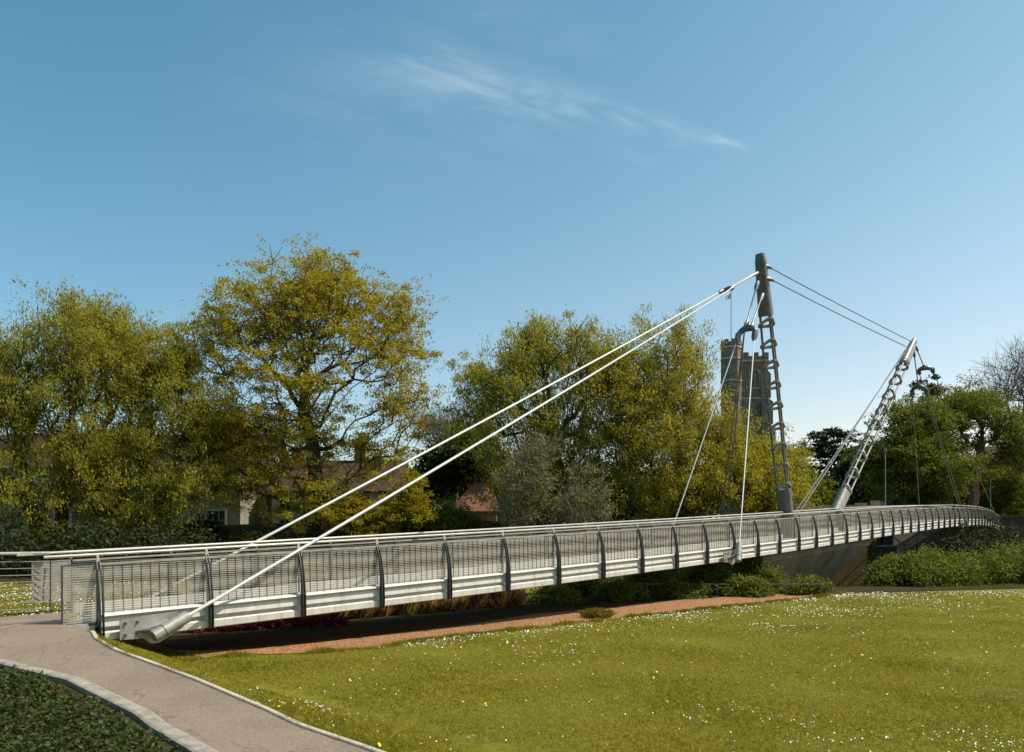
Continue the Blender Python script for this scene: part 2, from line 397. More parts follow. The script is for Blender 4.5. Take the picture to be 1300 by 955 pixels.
# main sheet: between the right edge and the left kerb, then the arm to the left
def poly_drape(name, outline, lift, mat, step=.3):
    """outline sheet clipped from a grid: bmesh bisect-free, done by triangulated fill of a dense outline"""
    import bmesh
    from mathutils.geometry import delaunay_2d_cdt
    pts = []
    n = len(outline)
    for i in range(n):
        a = Vector(outline[i]); b = Vector(outline[(i+1) % n]); k = max(1, int((b-a).length/step))
        for j in range(k): pts.append(a.lerp(b, j/k))
    xs = [p.x for p in pts]; ys = [p.y for p in pts]; m = len(pts)
    inner = []
    P = np.array([(p.x, p.y) for p in pts])
    GX, GY = np.meshgrid(np.arange(min(xs), max(xs), step), np.arange(min(ys), max(ys), step))
    S = sdist(GX, GY, P); sel = S < -step*.4
    inner = [Vector((a, b)) for a, b in zip(GX[sel], GY[sel])]
    r = delaunay_2d_cdt(pts+inner, [], [list(range(m))], 1, 1e-5)
    V = np.array([(p.x, p.y) for p in r[0]]); z = H(V[:, 0], V[:, 1])+lift
    mb = MB(); mb.v = [(a, b, c) for (a, b), c in zip(V, z)]; mb.f = [tuple(f) for f in r[2]]
    return mb.build(name, mat, None, True)
outline = right_edge+[(-9.2, 16.2), (-9.75, 15.35), (-12, 14.3), (-18, 12), (-30, 8.5), (-30, 5.5), (-18, 9.0), (-12.5, 11.2), (-9.5, 12.0)]+left_edge[:6][::-1]
struct(poly_drape('footpath', outline, .03, M['path']))
def kerb(name, pts, w, h, mat, lab):
    mb = MB(); P = [Vector((a, b)) for a, b in pts]
    Q = []
    for i in range(len(P)-1):
        k = max(1, int((P[i+1]-P[i]).length/.25))
        for j in range(k): Q.append(P[i].lerp(P[i+1], j/k))
    Q.append(P[-1]); fr = []
    for i, p in enumerate(Q):
        d = (Q[min(i+1, len(Q)-1)]-Q[max(0, i-1)]).normalized(); a = math.atan2(d.y, d.x)
        fr.append(Matrix.Translation((p.x, p.y, hz(p.x, p.y))) @ Matrix.Rotation(a, 4, 'Z'))
    mb.sweep([(-w/2, -.1), (w/2, -.1), (w/2, h*.8), (w*.35, h), (-w*.35, h), (-w/2, h*.8)], fr)
    return struct(mb.build(name, mat, None))
kerb('path_kerb', right_edge, .07, .055, M['edging'], '')
kerb('path_edging', left_edge[:6]+[(-9.5, 12.0), (-12.5, 11.2), (-18, 9.0), (-30, 5.5)], .20, .07, M['kerb'], '')
poly = [(-30, 5.4), (-18, 8.85), (-12.5, 11.05), (-9.5, 11.87), (-7.6, 11.67), (-6.1, 10.78), (-4.5, 9.4), (-3.1, 7.8), (-2, 5.9), (0, 3), (-8, -2), (-30, -2)]
struct(poly_drape('shady_border', poly, .02, M['soil'], .5))

# ------------------------------------------------------------------ grass, daisies (nobody could count them)
rng = np.random.default_rng(11)
PATHP = np.array(outline); BEDP = np.array(mul_near+mul_far[::-1]); BORD = np.array(poly)
def lawn_ok(x, y):
    s = (sdist(x, y, PATHP) > .0) & (sdist(x, y, BEDP) > -.05+.12*rng.random(len(x))) & (sdist(x, y, BORD) > 0.1)
    near = (y < np.interp(x/SC, [-5, 12, 20, 48], [60, 29.3, 31.3, 38.0])*SC)
    under = (x > np.interp(y, [14, 24, 30], [-9.5, 5, 11])) | (x < -9)
    left = x < -8
    behind = (y > 15) & (x > -8.6) & (y > np.interp(x, [-8.8, -5.8, -4.3, -2.4, 0, 4.9, 13], [18.4, 19, 20.2, 22.1, 24, 27.8, 32.2]))
    yl = np.interp(x, [-60, -30, -12, -8], [19, 23, 25.5, 26.3])
    return s & near & ~behind & ~(left & (y > yl))
def scatter(n, ymin, ymax, p=1.0):
    u = rng.random(n); y = (ymin**(1-p)+(ymax**(1-p)-ymin**(1-p))*u)**(1/(1-p)) if p != 1 else ymin*(ymax/ymin)**u
    x = (rng.random(n)*2-1)*(.70*y+1.5)
    k = lawn_ok(x, y); return x[k], y[k]
def blades(x, y, h, w, lean=.5, z=None):
    n = len(x); a = rng.random(n)*2*np.pi
    if z is None: z = H(x, y)
    hh = h*(.6+.8*rng.random(n)); ww = w*(.7+.6*rng.random(n))
    lx = rng.normal(0, lean, n)*hh; ly = rng.normal(0, lean, n)*hh
    b0 = np.stack([x-np.cos(a)*ww, y-np.sin(a)*ww, z-.004], -1); b1 = np.stack([x+np.cos(a)*ww, y+np.sin(a)*ww, z-.004], -1)
    t = np.stack([x+lx, y+ly, z+hh], -1)
    return np.stack([b0, b1, t], 1).reshape(-1, 3)
def field(x, y, s, seed):
    r = np.random.default_rng(seed); v = np.zeros(len(x))
    for k in range(7):
        a = r.random()*6.28; f = s*(.6+1.3*r.random()); v += np.sin((x*np.cos(a)+y*np.sin(a))*f+r.random()*6.28)
    return v/7
gxs, gys = scatter(700000, 7.2, 39, .9)
wd = .0011*gys*.35+.002
hv = .026*(1+.9*np.clip(field(gxs, gys, 1.6, 21), -.6, 1))
vb = blades(gxs, gys, hv, wd, 1.1)
# longer, unmown fringe along the bed, the kerb and the bridge end
def fringe(P, n, w, h):
    P = np.array(P, float); L = np.r_[0, np.cumsum(np.hypot(*np.diff(P, axis=0).T))]; t = rng.random(n)*L[-1]
    x = np.interp(t, L, P[:, 0])+rng.normal(0, w, n); y = np.interp(t, L, P[:, 1])+rng.normal(0, w, n)
    k = (sdist(x, y, PATHP) > -.02) & (rng.random(n) < np.clip(.5+field(x, y, 4, 2)*1.3, .05, 1)); x, y = x[k], y[k]
    return blades(x, y, h*(.5+.9*np.clip(.5+field(x, y, 6, 4), 0, 1)), .004+.0003*y, .55)
vb = np.concatenate([vb, fringe(mul_near[3:], 30000, .07, .075), fringe(right_edge[1:], 16000, .035, .06), fringe([(-7.6, 14.4), (-6.6, 15.2), (-5.4, 16.1)], 2500, .08, .09)])
tag(np_obj('lawn_grass', vb, 3, M['blade']), 'short mown olive green grass of the riverside lawn', 'grass', None, 'stuff')
def discs(x, y, r, lift, n=6):
    N = len(x); z = H(x, y)+lift
    a = np.arange(n)/n*2*np.pi
    tx = rng.normal(0, .35, N); ty = rng.normal(0, .35, N)-.25
    rr = r*(.7+.6*rng.random(N))
    cx = np.cos(a)[None]*rr[:, None]; cy = np.sin(a)[None]*rr[:, None]
    V = np.stack([x[:, None]+cx, y[:, None]+cy, z[:, None]-cx*tx[:, None]-cy*ty[:, None]], -1)
    return V.reshape(-1, 3)
x, y = scatter(260000, 8, 37, 0.2)
d = np.interp(x/SC, [-5, 0, 5, 11, 20, 40], [14.8, 18.7, 22.8, 28.1, 31.3, 38])*SC-y         # distance in front of the bed
edge = np.exp(-np.clip(d, 0, 99)/.85)*(x > -5.2)*(.35+.65*(y < 31))
patch = np.clip(field(x, y, 1.1, 3)*2.4-.35, 0, 1)*np.clip(field(x, y, 3.5, 8)*2+.5, 0, 1)
dens = .75*edge*np.clip(.5+1.8*field(x, y, 2.5, 5), .06, 1)*(x > -3)+.16*patch*(x > -3.5)+.004+.12*(y > 23)*(x > 5)*np.clip(.2+2.2*field(x, y, .8, 9), 0, 1)
dens = np.where(x < -8, .38*np.clip(.5+field(x, y, 2, 4)*1.5, .15, 1), dens)
dens = np.where((x > -8) & (x < -4) & (y < 16), dens*.15, dens)
k = rng.random(len(x)) < dens
x, y = x[k], y[k]
tag(np_obj('daisies', discs(x, y, .005+.00033*y, .026), 6, M['daisy']), 'small white daisies scattered over the lawn', 'daisies', None, 'stuff')
x, y = scatter(1300, 8, 37, 0.2)
k = rng.random(len(x)) < np.where(x < -8, .8, .12)
tag(np_obj('dandelions', discs(x[k], y[k], .014+.0005*y[k], .04), 6, M['dandy']), 'yellow dandelion heads dotted through the lawn', 'dandelions', None, 'stuff')
# ground cover in the shaded border by the path
bx = rng.random(150000)*13-12.5; by = rng.random(150000)*10.5+2.5
k = (sdist(bx, by, BORD) < -.02-.2*rng.random(len(bx))); bx, by = bx[k], by[k]
def leafquads(c, size, aspect=1.6, upbias=.6, seed=0, dirs=None):
    r = np.random.default_rng(seed); n = len(c)
    nrm = r.normal(size=(n, 3)); nrm[:, 2] += upbias; nrm /= np.linalg.norm(nrm, axis=1, keepdims=True)
    a = r.normal(size=(n, 3)) if dirs is None else dirs+r.normal(size=(n, 3))*.35
    a = a-nrm*(a*nrm).sum(1, keepdims=True); a /= np.linalg.norm(a, axis=1, keepdims=True)+1e-9
    b = np.cross(nrm, a); s = (size*(.6+.8*r.random(n)))[:, None]
    p0 = c-a*s*aspect*.5; p1 = c+b*s*.36; p2 = c+a*s*aspect*.5; p3 = c-b*s*.36
    return np.stack([p0, p1, p2, p3], 1).reshape(-1, 3)
tag(np_obj('ground_cover', leafquads(np.stack([bx, by, H(bx, by)+.02+(.05+.13*np.clip(.5+field(bx, by, 3, 14), 0, 1))*rng.random(len(bx))], -1), .045, 1.25, 1.4), 4, M['ivy']), 'dark leafy ground cover in the border beside the path', 'ground cover', None, 'stuff')

# ------------------------------------------------------------------ trees and shrubs
def grow(trunk, targets, rng, w=.25, seg=1.0, tip=.012, r0=.3, ex=2.35, wob=.12, steep=.6):
    """grow limbs from the trunk polyline to every target"""
    pos = [np.array(p, float) for p in trunk]; par = [-1]+list(range(len(trunk)-1))
    plen = [0.]
    for i in range(1, len(trunk)): plen.append(plen[-1]+np.linalg.norm(pos[i]-pos[i-1])*.3)
    base = pos[len(pos)//2]
    order = np.argsort(np.linalg.norm(targets-base, axis=1)+rng.normal(0, .6, len(targets)))
    P = np.zeros((len(trunk)+len(targets)*14, 3)); L = np.full(len(P), 1e9)
    for i, p in enumerate(pos): P[i] = p; L[i] = plen[i]
    L[0] += 50
    n = len(pos); par += [0]*(len(P)-n); tips = []
    for t in targets[order]:
        dv = t-P[:n]; d = np.sqrt((dv**2).sum(1))
        c = d+w*L[:n]+np.clip(steep*np.hypot(dv[:, 0], dv[:, 1])-dv[:, 2], 0, None)*.7
        j = int(np.argmin(c)); L0 = d[j]
        k = min(12, max(1, int(L0/seg)))
        s = P[j]; 
        inc = s-P[par[j]] if par[j] >= 0 else np.array([0, 0, 1.])
        inc = inc/(np.linalg.norm(inc)+1e-9)
        ctrl = s+inc*L0*.35+np.array([0, 0, .12*L0])*(.5 if j > 3 else 1)
        prev = j
        for q in range(1, k+1):
            u = q/k
            p = s*(1-u)**2+ctrl*2*u*(1-u)+t*u*u
            if q < k: p = p+rng.normal(0, wob*min(1, L0/k), 3)
            if n >= len(P): break
            P[n] = p; par[n] = prev; L[n] = L[prev]+np.linalg.norm(p-P[prev]); prev = n; n += 1
        tips.append(n-1)
    P = P[:n]; par = np.array(par[:n])
    acc = np.zeros(n); rad = np.zeros(n)
    for i in range(n-1, -1, -1):
        rad[i] = max(acc[i], tip**ex)**(1/ex)
        if par[i] >= 0: acc[par[i]] += rad[i]**ex
    nt = len(trunk)
    sc = r0/rad[0]
    f = np.clip((rad-tip)/(rad[0]-tip+1e-9), 0, 1)
    rad = rad*(1+(sc-1)*f**.6)
    return P, par, rad, np.array(tips)
def tubes(P, par, rad, n=4):
    i = np.arange(len(P)); k = par >= 0; c = i[k]; p = par[k]
    A = P[p]; B = P[c]; ra = np.minimum(rad[p], rad[c]*1.6+.01); rb = rad[c]
    d = B-A; ln = np.linalg.norm(d, axis=1, keepdims=True)+1e-9; d = d/ln; A = A-d*ra[:, None]*.3
    up = np.where(np.abs(d[:, 2:3]) < .9, np.array([[0, 0, 1.]]), np.array([[1., 0, 0]]))
    a = np.cross(d, up); a /= np.linalg.norm(a, axis=1, keepdims=True); b = np.cross(d, a)
    out = []
    an = np.arange(n)*2*np.pi/n
    ring = lambda C, r: C[:, None]+(a[:, None]*np.cos(an)[None, :, None]+b[:, None]*np.sin(an)[None, :, None])*r[:, None, None]
    RA = ring(A, ra); RB = ring(B, rb)
    q = np.stack([RA, np.roll(RA, -1, 1), np.roll(RB, -1, 1), RB], 2)
    return q.reshape(-1, 3)
def sample_lobes(lobes, n, rng, shell=.55):
    vol = np.array([l[3]*l[4]*l[5] for l in lobes])**.8; pr = vol/vol.sum()
    k = rng.choice(len(lobes), n, p=pr); L = np.array(lobes)[k]
    v = rng.normal(size=(n, 3)); v /= np.linalg.norm(v, axis=1, keepdims=True)
    r = rng.random(n)**(1/3*(1-shell)+.05)
    r = np.where(rng.random(n) < .3, rng.random(n)**.5*.9, r)
    r = r*(1+rng.normal(0, .05, n))
    return L[:, :3]+v*r[:, None]*L[:, 3:6]
def lumpy(lobes, rng, k=8, f=.42):
    out = []
    for l in lobes:
        c = np.array(l[:3]); r = np.array(l[3:6])
        for _ in range(k):
            v = rng.normal(size=3); v /= np.linalg.norm(v); q = .45+.45*rng.random(); s = f*(.7+.6*rng.random())
            out.append(tuple(c+v*q*r)+tuple(r*s))
        out.append(tuple(c)+tuple(r*.5))
    return out
def lobe(px, py, d, rx, ry, rd=None):       # an ellipsoid of foliage: centre seen at (px,py), d metres away, radii in metres
    c = W(px, py, d); s = d/F
    return (c.x, c.y, c.z, rx*s, rd if rd else rx*s*.85, ry*s)
def tree(name, label, cat, base, lobes, seed, leaf, bark='bark', nt=400, per=60, spread=.7, size=.16, r0=.35, fork=.3, stems=1,
         droop=0, group=None, shell=.55, aspect=1.6, tip=.014, w=.25, clump=.6, crown='crown', lean=0, twigs=0, upb=.6, seg=1.0, wob=.12, flat=1.0, steep=.6, lead=.5, lumps=True):
    rng = np.random.default_rng(seed)
    if lumps: lobes = lumpy(lobes, rng, *(lumps if isinstance(lumps, tuple) else (8, .42)))
    bx, by = base; bz = hz(bx, by)-.1
    root = empty(name, (bx, by, bz), label, cat, group)
    T = sample_lobes(lobes, nt, rng, shell); T = T[T[:, 2] > bz+.25]
    top = max(l[2]+l[5] for l in lobes); cx = np.mean(T[:, 0]); cy = np.mean(T[:, 1])
    allP = []; 
    K = np.array([[bx, by]])
    wood = []; tipsP = []; tipsD = []
    sx = [(bx+(rng.random()-.5)*(.9*stems if stems > 1 else 0), by+(rng.random()-.5)*(.6*stems if stems > 1 else 0)) for _ in range(stems)]
    cen = [np.array([cx+(i-(stems-1)/2)*(T[:, 0].std()*2/max(1, stems-1) if stems > 1 else 0), cy]) for i in range(stems)]
    who = np.argmin([np.hypot(T[:, 0]-c[0], (T[:, 1]-c[1])*.3) for c in cen], axis=0) if stems > 1 else np.zeros(len(T), int)
    for s in range(stems):
        Ts = T[who == s]
        if len(Ts) < 3: continue
        h = top-bz; tx = Ts[:, 0].mean(); ty = Ts[:, 1].mean()
        b0 = np.array([sx[s][0], sx[s][1], bz]); b1 = np.array([tx, ty, bz+h*lead])
        m = 9; tr = []
        for i in range(m):
            u = i/(m-1)
            p = b0*(1-u)+b1*u; 
            p[:2] = b0[:2]*(1-u**1.5)+b1[:2]*u**1.5
            if i: p[:2] += rng.normal(0, .012*h, 2)*u
            tr.append(p)
        P, par, rad, tips = grow(tr, Ts, rng, w, seg, tip, r0/(stems**.5), wob=wob, steep=steep)
        # nodes too low on the trunk shed their claim on limbs through the fork height
        wood.append(tubes(P, par, rad, 5))
        thin = np.where((rad < tip*3.2) & (np.arange(len(P)) >= m))[0]
        tipsP.append(P[thin]); tipsD.append(P[thin]-P[par[thin]])
    TP = np.concatenate(tipsP); TD = np.concatenate(tipsD)
    if twigs:
        k = rng.choice(len(TP), twigs*len(TP)//1)
        dd = TD[k]/(np.linalg.norm(TD[k], axis=1, keepdims=True)+1e-9)+rng.normal(0, .6, (len(k), 3))+np.array([0, 0, .25])
        e = TP[k]+dd*(.35+.5*rng.random((len(k), 1)))*spread
        e2 = e+(dd+rng.normal(0, .5, (len(k), 3)))*.35*spread
        n = len(k); PP = np.concatenate([TP[k], e, e2]); pr = np.concatenate([np.full(n, -1), np.arange(n), n+np.arange(n)])
        wood.append(tubes(PP, pr, np.concatenate([np.full(n, tip), np.full(n, tip*.75), np.full(n, tip*.4)]), 3))
    np_obj_weld = np_obj('trunk', np.concatenate([x for x in wood]), 4, M[bark], root)
    if per:
        dens = np.clip(rng.gamma(1/clump, clump, len(TP)), .05, 4)
        cnt = rng.poisson(per*dens)
        k = np.repeat(np.arange(len(TP)), cnt); n = len(k)
        # each twig end carries its own little spray so the crown stays clumpy
        off = rng.normal(0, 1, (n, 3))*np.array([1, 1, .55*flat])*spread*.5
        sub = (rng.integers(0, 3, n)+k*3); 
        so = np.random.default_rng(seed+7).normal(0, 1, (len(TP)*3, 3))*np.array([1, 1, .6*flat])*spread*.75
        c = TP[k]+so[sub]+off*.55
        dirs = None
        if droop:
            c[:, 2] -= droop*rng.random(n)**1.3*(.3+rng.random(len(TP))[k]); dirs = np.tile(np.array([[.15, 0, -1.]]), (n, 1))
        c = c[c[:, 2] > bz+.12]
        if dirs is not None: dirs = dirs[:len(c)]
        np_obj(crown, leafquads(c, size, aspect, upb, seed, dirs), 4, M[leaf], root)
    return root
TREES_ON = True
# --- the big trees across the picture
tree('lime_tree', 'tall broad yellow-green lime tree standing alone above the near end of the bridge', 'tree', (-14.6, 60),
     [lobe(402, 352, 60, 50, 46, 4), lobe(400, 390, 60, 75, 66, 5), lobe(330, 395, 59, 66, 62, 4.5), lobe(280, 455, 58, 58, 66, 4), lobe(465, 395, 60, 62, 58, 5), lobe(492, 460, 60, 50, 58, 4.5),
      lobe(395, 470, 57, 120, 70, 5), lobe(510, 520, 60, 40, 34, 4), lobe(280, 545, 59, 62, 44, 4), lobe(360, 560, 61, 90, 44, 4), lobe(470, 580, 60, 50, 36, 4), lobe(420, 640, 58, 70, 46, 3), lobe(330, 625, 58, 60, 40, 3), lobe(340, 590, 57, 60, 40, 3), lobe(285, 600, 57, 50, 40, 3)],
     24, 'lime', nt=1900, per=95, spread=.85, size=.115, r0=.72, lumps=(22, .48), tip=.015, w=.2, shell=.6, clump=.6, twigs=0, stems=1, lead=.5, steep=.55, wob=.22)
WK = dict(lumps=(15, .46), nt=1250, per=95, spread=.95, size=.095, tip=.017, droop=.8, clump=1.0, twigs=0, lead=.45, steep=1.0, wob=.22, aspect=2.4)
tree('willow_tree', 'olive willow tree with several dark leaning stems at the left edge of the photo', 'tree', (-31.5, 54),
     [lobe(15, 470, 54, 90, 84, 5), lobe(100, 445, 54, 60, 60, 5), lobe(-60, 480, 54, 80, 90, 5), lobe(60, 560, 52, 110, 70, 4), lobe(40, 625, 51, 105, 42, 3)],
     36, 'willow', r0=.75, stems=3, group='willows beyond the left lawn', **WK)
tree('willow_tree', 'olive willow tree with dark curved stems between the left edge and the tall lime tree', 'tree', (-25.6, 56),
     [lobe(150, 450, 56, 66, 66, 4.5), lobe(200, 490, 56, 50, 60, 4), lobe(245, 530, 55, 50, 56, 4), lobe(150, 560, 54, 80, 50, 4), lobe(110, 410, 56, 50, 30, 4), lobe(130, 625, 53, 60, 40, 3), lobe(220, 610, 53, 44, 40, 2), lobe(190, 650, 53, 50, 30, 2), lobe(235, 460, 56, 30, 34, 3)],
     32, 'willow', r0=.75, stems=3, group='willows beyond the left lawn', **WK)
WK = dict(WK, nt=1200, per=105, droop=1.0)
tree('willow_tree', 'large round willow tree right of the red roofed barn, left of the bell tower', 'tree', (4.2, 63),
     [lobe(715, 490, 63, 80, 80, 5.5), lobe(655, 495, 62, 58, 62, 5), lobe(618, 505, 63, 36, 40, 4), lobe(755, 452, 63, 55, 42, 5), lobe(700, 440, 63, 45, 30, 4), lobe(725, 590, 60, 95, 70, 4), lobe(650, 600, 60, 48, 55, 3.5)],
     41, 'willow', r0=.7, group='willows below the bell tower', **WK)
tree('willow_tree', 'tall feathery yellow-green willow tree directly left of the bell tower turret', 'tree', (13.5, 62),
     [lobe(845, 480, 62, 62, 66, 5), lobe(895, 535, 61, 45, 55, 4), lobe(800, 520, 60, 62, 75, 4), lobe(850, 590, 59, 90, 70, 4), lobe(872, 440, 63, 28, 24, 3), lobe(930, 600, 60, 50, 58, 3.5)],
     42, 'willowy', r0=.55, group='willows below the bell tower', **WK)
tree('willow_tree', 'dense yellow-green willow tree in front of the bell tower beside the upright mast', 'tree', (20.5, 63.5),
     [lobe(960, 580, 63, 34, 42, 3), lobe(960, 615, 62, 46, 36, 3), lobe(1000, 610, 64, 20, 38, 2.5)],
     43, 'willowy', r0=.35, group='willows below the bell tower', **dict(WK, nt=360, per=130))
tree('willow_shrub', 'pale grey-green twiggy shrub in front of the large round willow', 'shrub', (3.6, 50),
     [lobe(690, 620, 50, 55, 62, 2.5), lobe(740, 640, 50, 42, 45, 2.2), lobe(655, 650, 50, 30, 35, 2), lobe(690, 570, 50, 25, 30, 1.5)],
     51, 'grey_l', 'barkpale', nt=500, per=24, spread=.6, size=.10, r0=.12, tip=.012, stems=4, clump=.4, twigs=3, seg=.6)
tree('yellow_bush', 'bright yellow-green bush at the right foot of the tall lime tree', 'bush', (-7.9, 56),
     [lobe(508, 650, 56, 32, 34, 2), lobe(525, 615, 56, 16, 18, 1.2), lobe(475, 665, 56, 30, 22, 1.5), lobe(440, 655, 57, 30, 30, 1.5)],
     52, 'yellowg', nt=240, per=130, spread=.6, size=.10, r0=.15, tip=.012, stems=3, clump=.4)
tree('holly_tree', 'near-black evergreen tree behind the small red roofed barn', 'tree', (-7.8, 92),
     [lobe(560, 610, 92, 34, 30, 4), lobe(585, 600, 92, 34, 26, 4), lobe(535, 620, 92, 20, 22, 3)],
     53, 'dark', nt=260, per=90, spread=1.2, size=.28, r0=.4, clump=.3)
tree('bare_tree', 'leafless purple-brown tree between the tall lime and the round willow', 'tree', (-7.2, 98),
     [lobe(560, 560, 98, 42, 38, 5), lobe(600, 560, 98, 34, 34, 4)],
     54, 'mid', 'barkpale', nt=900, per=0, spread=1.3, r0=.3, tip=.02, twigs=3)
tree('maple_tree', 'sparse yellow-green tree rising behind the red barn roof', 'tree', (-3, 88),
     [lobe(615, 580, 88, 32, 36, 4), lobe(590, 555, 88, 22, 18, 3)],
     55, 'mid', nt=240, per=30, spread=1.3, size=.24, r0=.3, tip=.02, twigs=1)
tree('cedar_tree', 'dark flat-layered cedar tree between the two bridge masts', 'tree', (43, 108),
     [lobe(1045, 558, 108, 30, 7, 4), lobe(1060, 550, 108, 22, 5, 4), lobe(1070, 575, 108, 45, 9, 5), lobe(1035, 572, 108, 26, 5, 4), lobe(1075, 595, 107, 42, 12, 5), lobe(1085, 620, 106, 55, 20, 5), lobe(1055, 630, 106, 42, 22, 5), lobe(1105, 605, 108, 32, 20, 4)],
     61, 'cedar', nt=420, per=70, spread=1.2, size=.26, r0=.5, clump=.35, flat=.4, upb=1.5)
tree('ash_tree', 'mid green tree just right of the leaning mast', 'tree', (41, 84),
     [lobe(1150, 560, 84, 36, 48, 4), lobe(1175, 535, 85, 35, 36, 4), lobe(1135, 600, 83, 42, 40, 4), lobe(1180, 600, 83, 45, 42, 4)],
     62, 'mid', nt=560, per=110, spread=1.3, size=.17, r0=.45, tip=.022, clump=.6, group='trees beyond the far end of the bridge')
tree('ash_tree', 'tall yellow-green tree with a bare reddish trunk near the right edge of the photo', 'tree', (50.5, 87.5),
     [lobe(1232, 510, 87, 42, 32, 4), lobe(1262, 530, 87, 38, 36, 4), lobe(1208, 520, 88, 26, 28, 4), lobe(1290, 575, 86, 35, 30, 4), lobe(1215, 575, 90, 38, 38, 3), lobe(1275, 560, 86, 30, 30, 3)],
     63, 'mid', 'barkred', nt=560, per=80, spread=1.25, size=.165, r0=.55, tip=.022, clump=.7, group='trees beyond the far end of the bridge')
tree('hawthorn_tree', 'low bushy yellow-green tree behind the lamp post at the far bridge end', 'tree', (57.5, 96),
     [lobe(1275, 620, 94, 42, 34, 4), lobe(1235, 625, 94, 38, 34, 4), lobe(1300, 600, 96, 30, 40, 4)],
     64, 'mid', nt=400, per=120, spread=1.2, size=.17, r0=.3, clump=.5, group='trees beyond the far end of the bridge')
tree('conifer_tree', 'narrow dark conifer between the two leafy trees beyond the far bridge end', 'tree', (50.6, 97),
     [lobe(1185, 515, 97, 16, 32, 2), lobe(1190, 570, 97, 24, 45, 2.5), lobe(1165, 630, 97, 60, 32, 3)],
     65, 'dark', nt=260, per=90, spread=1.1, size=.27, r0=.35, clump=.35, group='trees beyond the far end of the bridge')
tree('bare_tree', 'leafless spreading tree top against the sky at the right edge of the photo', 'tree', (68, 96),
     [lobe(1300, 465, 96, 48, 34, 4), lobe(1350, 480, 96, 60, 60, 5), lobe(1290, 500, 96, 38, 24, 4)],
     66, 'mid', 'barkpale', nt=1000, per=0, spread=1.3, r0=.45, tip=.02, twigs=3)
tree('bushy_tree', 'dark green bushy tree behind the foot of the upright mast', 'tree', (33, 92),
     [lobe(1010, 600, 92, 26, 30, 3), lobe(1030, 625, 92, 30, 22, 3), lobe(1000, 630, 92, 22, 20, 3)],
     67, 'mid', nt=240, per=60, spread=1.2, size=.24, r0=.25, clump=.5)
# far-off woodland closing the view
def wood(name, label, x0, x1, y0, y1, hh, n, leaf, size, seed):
    r = np.random.default_rng(seed)
    cx = r.random(n//400)*(x1-x0)+x0; cy = r.random(n//400)*(y1-y0)+y0; ch = hh*(.6+.6*r.random(len(cx)))
    k = r.integers(0, len(cx), n); v = r.normal(size=(n, 3)); v /= np.linalg.norm(v, axis=1, keepdims=True)
    rr = (.55+.45*r.random(n))[:, None]*(1+.25*np.sin(v[:, :1]*7+k[:, None])*np.sin(v[:, 2:]*9))
    g = H(cx, cy)
    c = np.stack([cx[k], cy[k], g[k]+ch[k]*.52], -1)+v*rr*np.stack([ch[k]*.5, ch[k]*.4, ch[k]*.52], -1)
    o = np_obj(name, leafquads(c, size, 1.4, .5, seed), 4, M[leaf]); return tag(o, label, 'undergrowth' if hh < 4 else 'woodland', None, 'stuff')
wood('far_woodland', 'far-off trees closing the horizon behind the buildings', -180, 170, 132, 155, 11, 120000, 'dark', .6, 5)
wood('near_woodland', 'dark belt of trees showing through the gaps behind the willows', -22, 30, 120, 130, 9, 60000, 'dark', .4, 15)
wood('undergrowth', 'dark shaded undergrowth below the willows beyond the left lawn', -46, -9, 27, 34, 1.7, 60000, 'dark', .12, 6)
# --- bushes
def bush(name, label, x, y, rx, ry, h, seed, leaf, n=8000, size=.09, group=None, upb=.4, stemmy=True, cat='bush'):
    r = np.random.default_rng(seed); z = hz(x, y)
    root = empty(name, (x, y, z), label, cat, group)
    m = 26; cl = r.normal(size=(m, 3)); cl /= np.linalg.norm(cl, axis=1, keepdims=True); cl[:, 2] = np.abs(cl[:, 2])
    cl *= (.5+.45*r.random(m))[:, None]
    k = r.integers(0, m, n); c = cl[k]+r.normal(0, .17, (n, 3))
    c[:, 2] = np.abs(c[:, 2])
    c = c*np.array([rx, ry, h])+np.array([x, y, z])
    gz = H(c[:, 0], c[:, 1]); c[:, 2] = np.maximum(c[:, 2], gz+.03)
    np_obj('foliage', leafquads(c, size, 1.7, upb, seed), 4, M[leaf], root)
    mb = MB()
    for i in range(9):
        a = cl[i]*np.array([rx, ry, h])*.9+np.array([x, y, z])
        mb.tube([(x+r.normal()*.05, y+r.normal()*.05, z-.3), ((x+a[0])/2, (y+a[1])/2, z+(a[2]-z)*.6), tuple(a)], [.03, .02, .008], 5)
    mb.build('stem', M['bark'], root)
    return root
wb = [(16.3, 33.4, 1.5, 1.0, 'short leafy bush at the left end of the riverbank thicket, under the bridge', 'herb'),
      (18.0, 33.8, 1.7, 1.45, 'second riverbank bush from the left, with stalky pale shoots above the lawn edge', 'herb'),
      (19.9, 34.6, 1.9, 1.65, 'rounded riverbank bush in the middle of the thicket behind the daisy lawn', 'mid'),
      (22.0, 35.0, 1.9, 1.75, 'fourth riverbank bush from the left, just inside the right edge of the photo', 'herb'),
      (24.4, 35.8, 2.0, 1.8, 'riverbank bush cut off by the right edge of the photo', 'mid')]
for i, (x, y, rx, h, lab, lf) in enumerate(wb):
    bush('riverbank_bush', lab, x*SC, (y-.3)*SC, rx*1.05, 1.3, (h+.1)*1.1, 70+i, lf, 22000, .075, 'bushes along the riverbank right of the bridge pier')
nl = ['first', 'second', 'third', 'fourth', 'fifth', 'sixth', 'seventh', 'eighth', 'ninth']
for i in range(9):
    t = i/8; f = i % 2
    bush('nettle_clump', nl[i]+' nettle clump along the low rail, counting from the brown grasses to the pier', 1.3+t*10.2, 27.5+t*3.9+(1.7 if f else -.1), 1.15 if f else .95, .7, (1.15 if f else .5)+.2*t, 90+i, 'herb', 9000, .07, 'nettle clumps behind the mulch bed', cat='nettles')
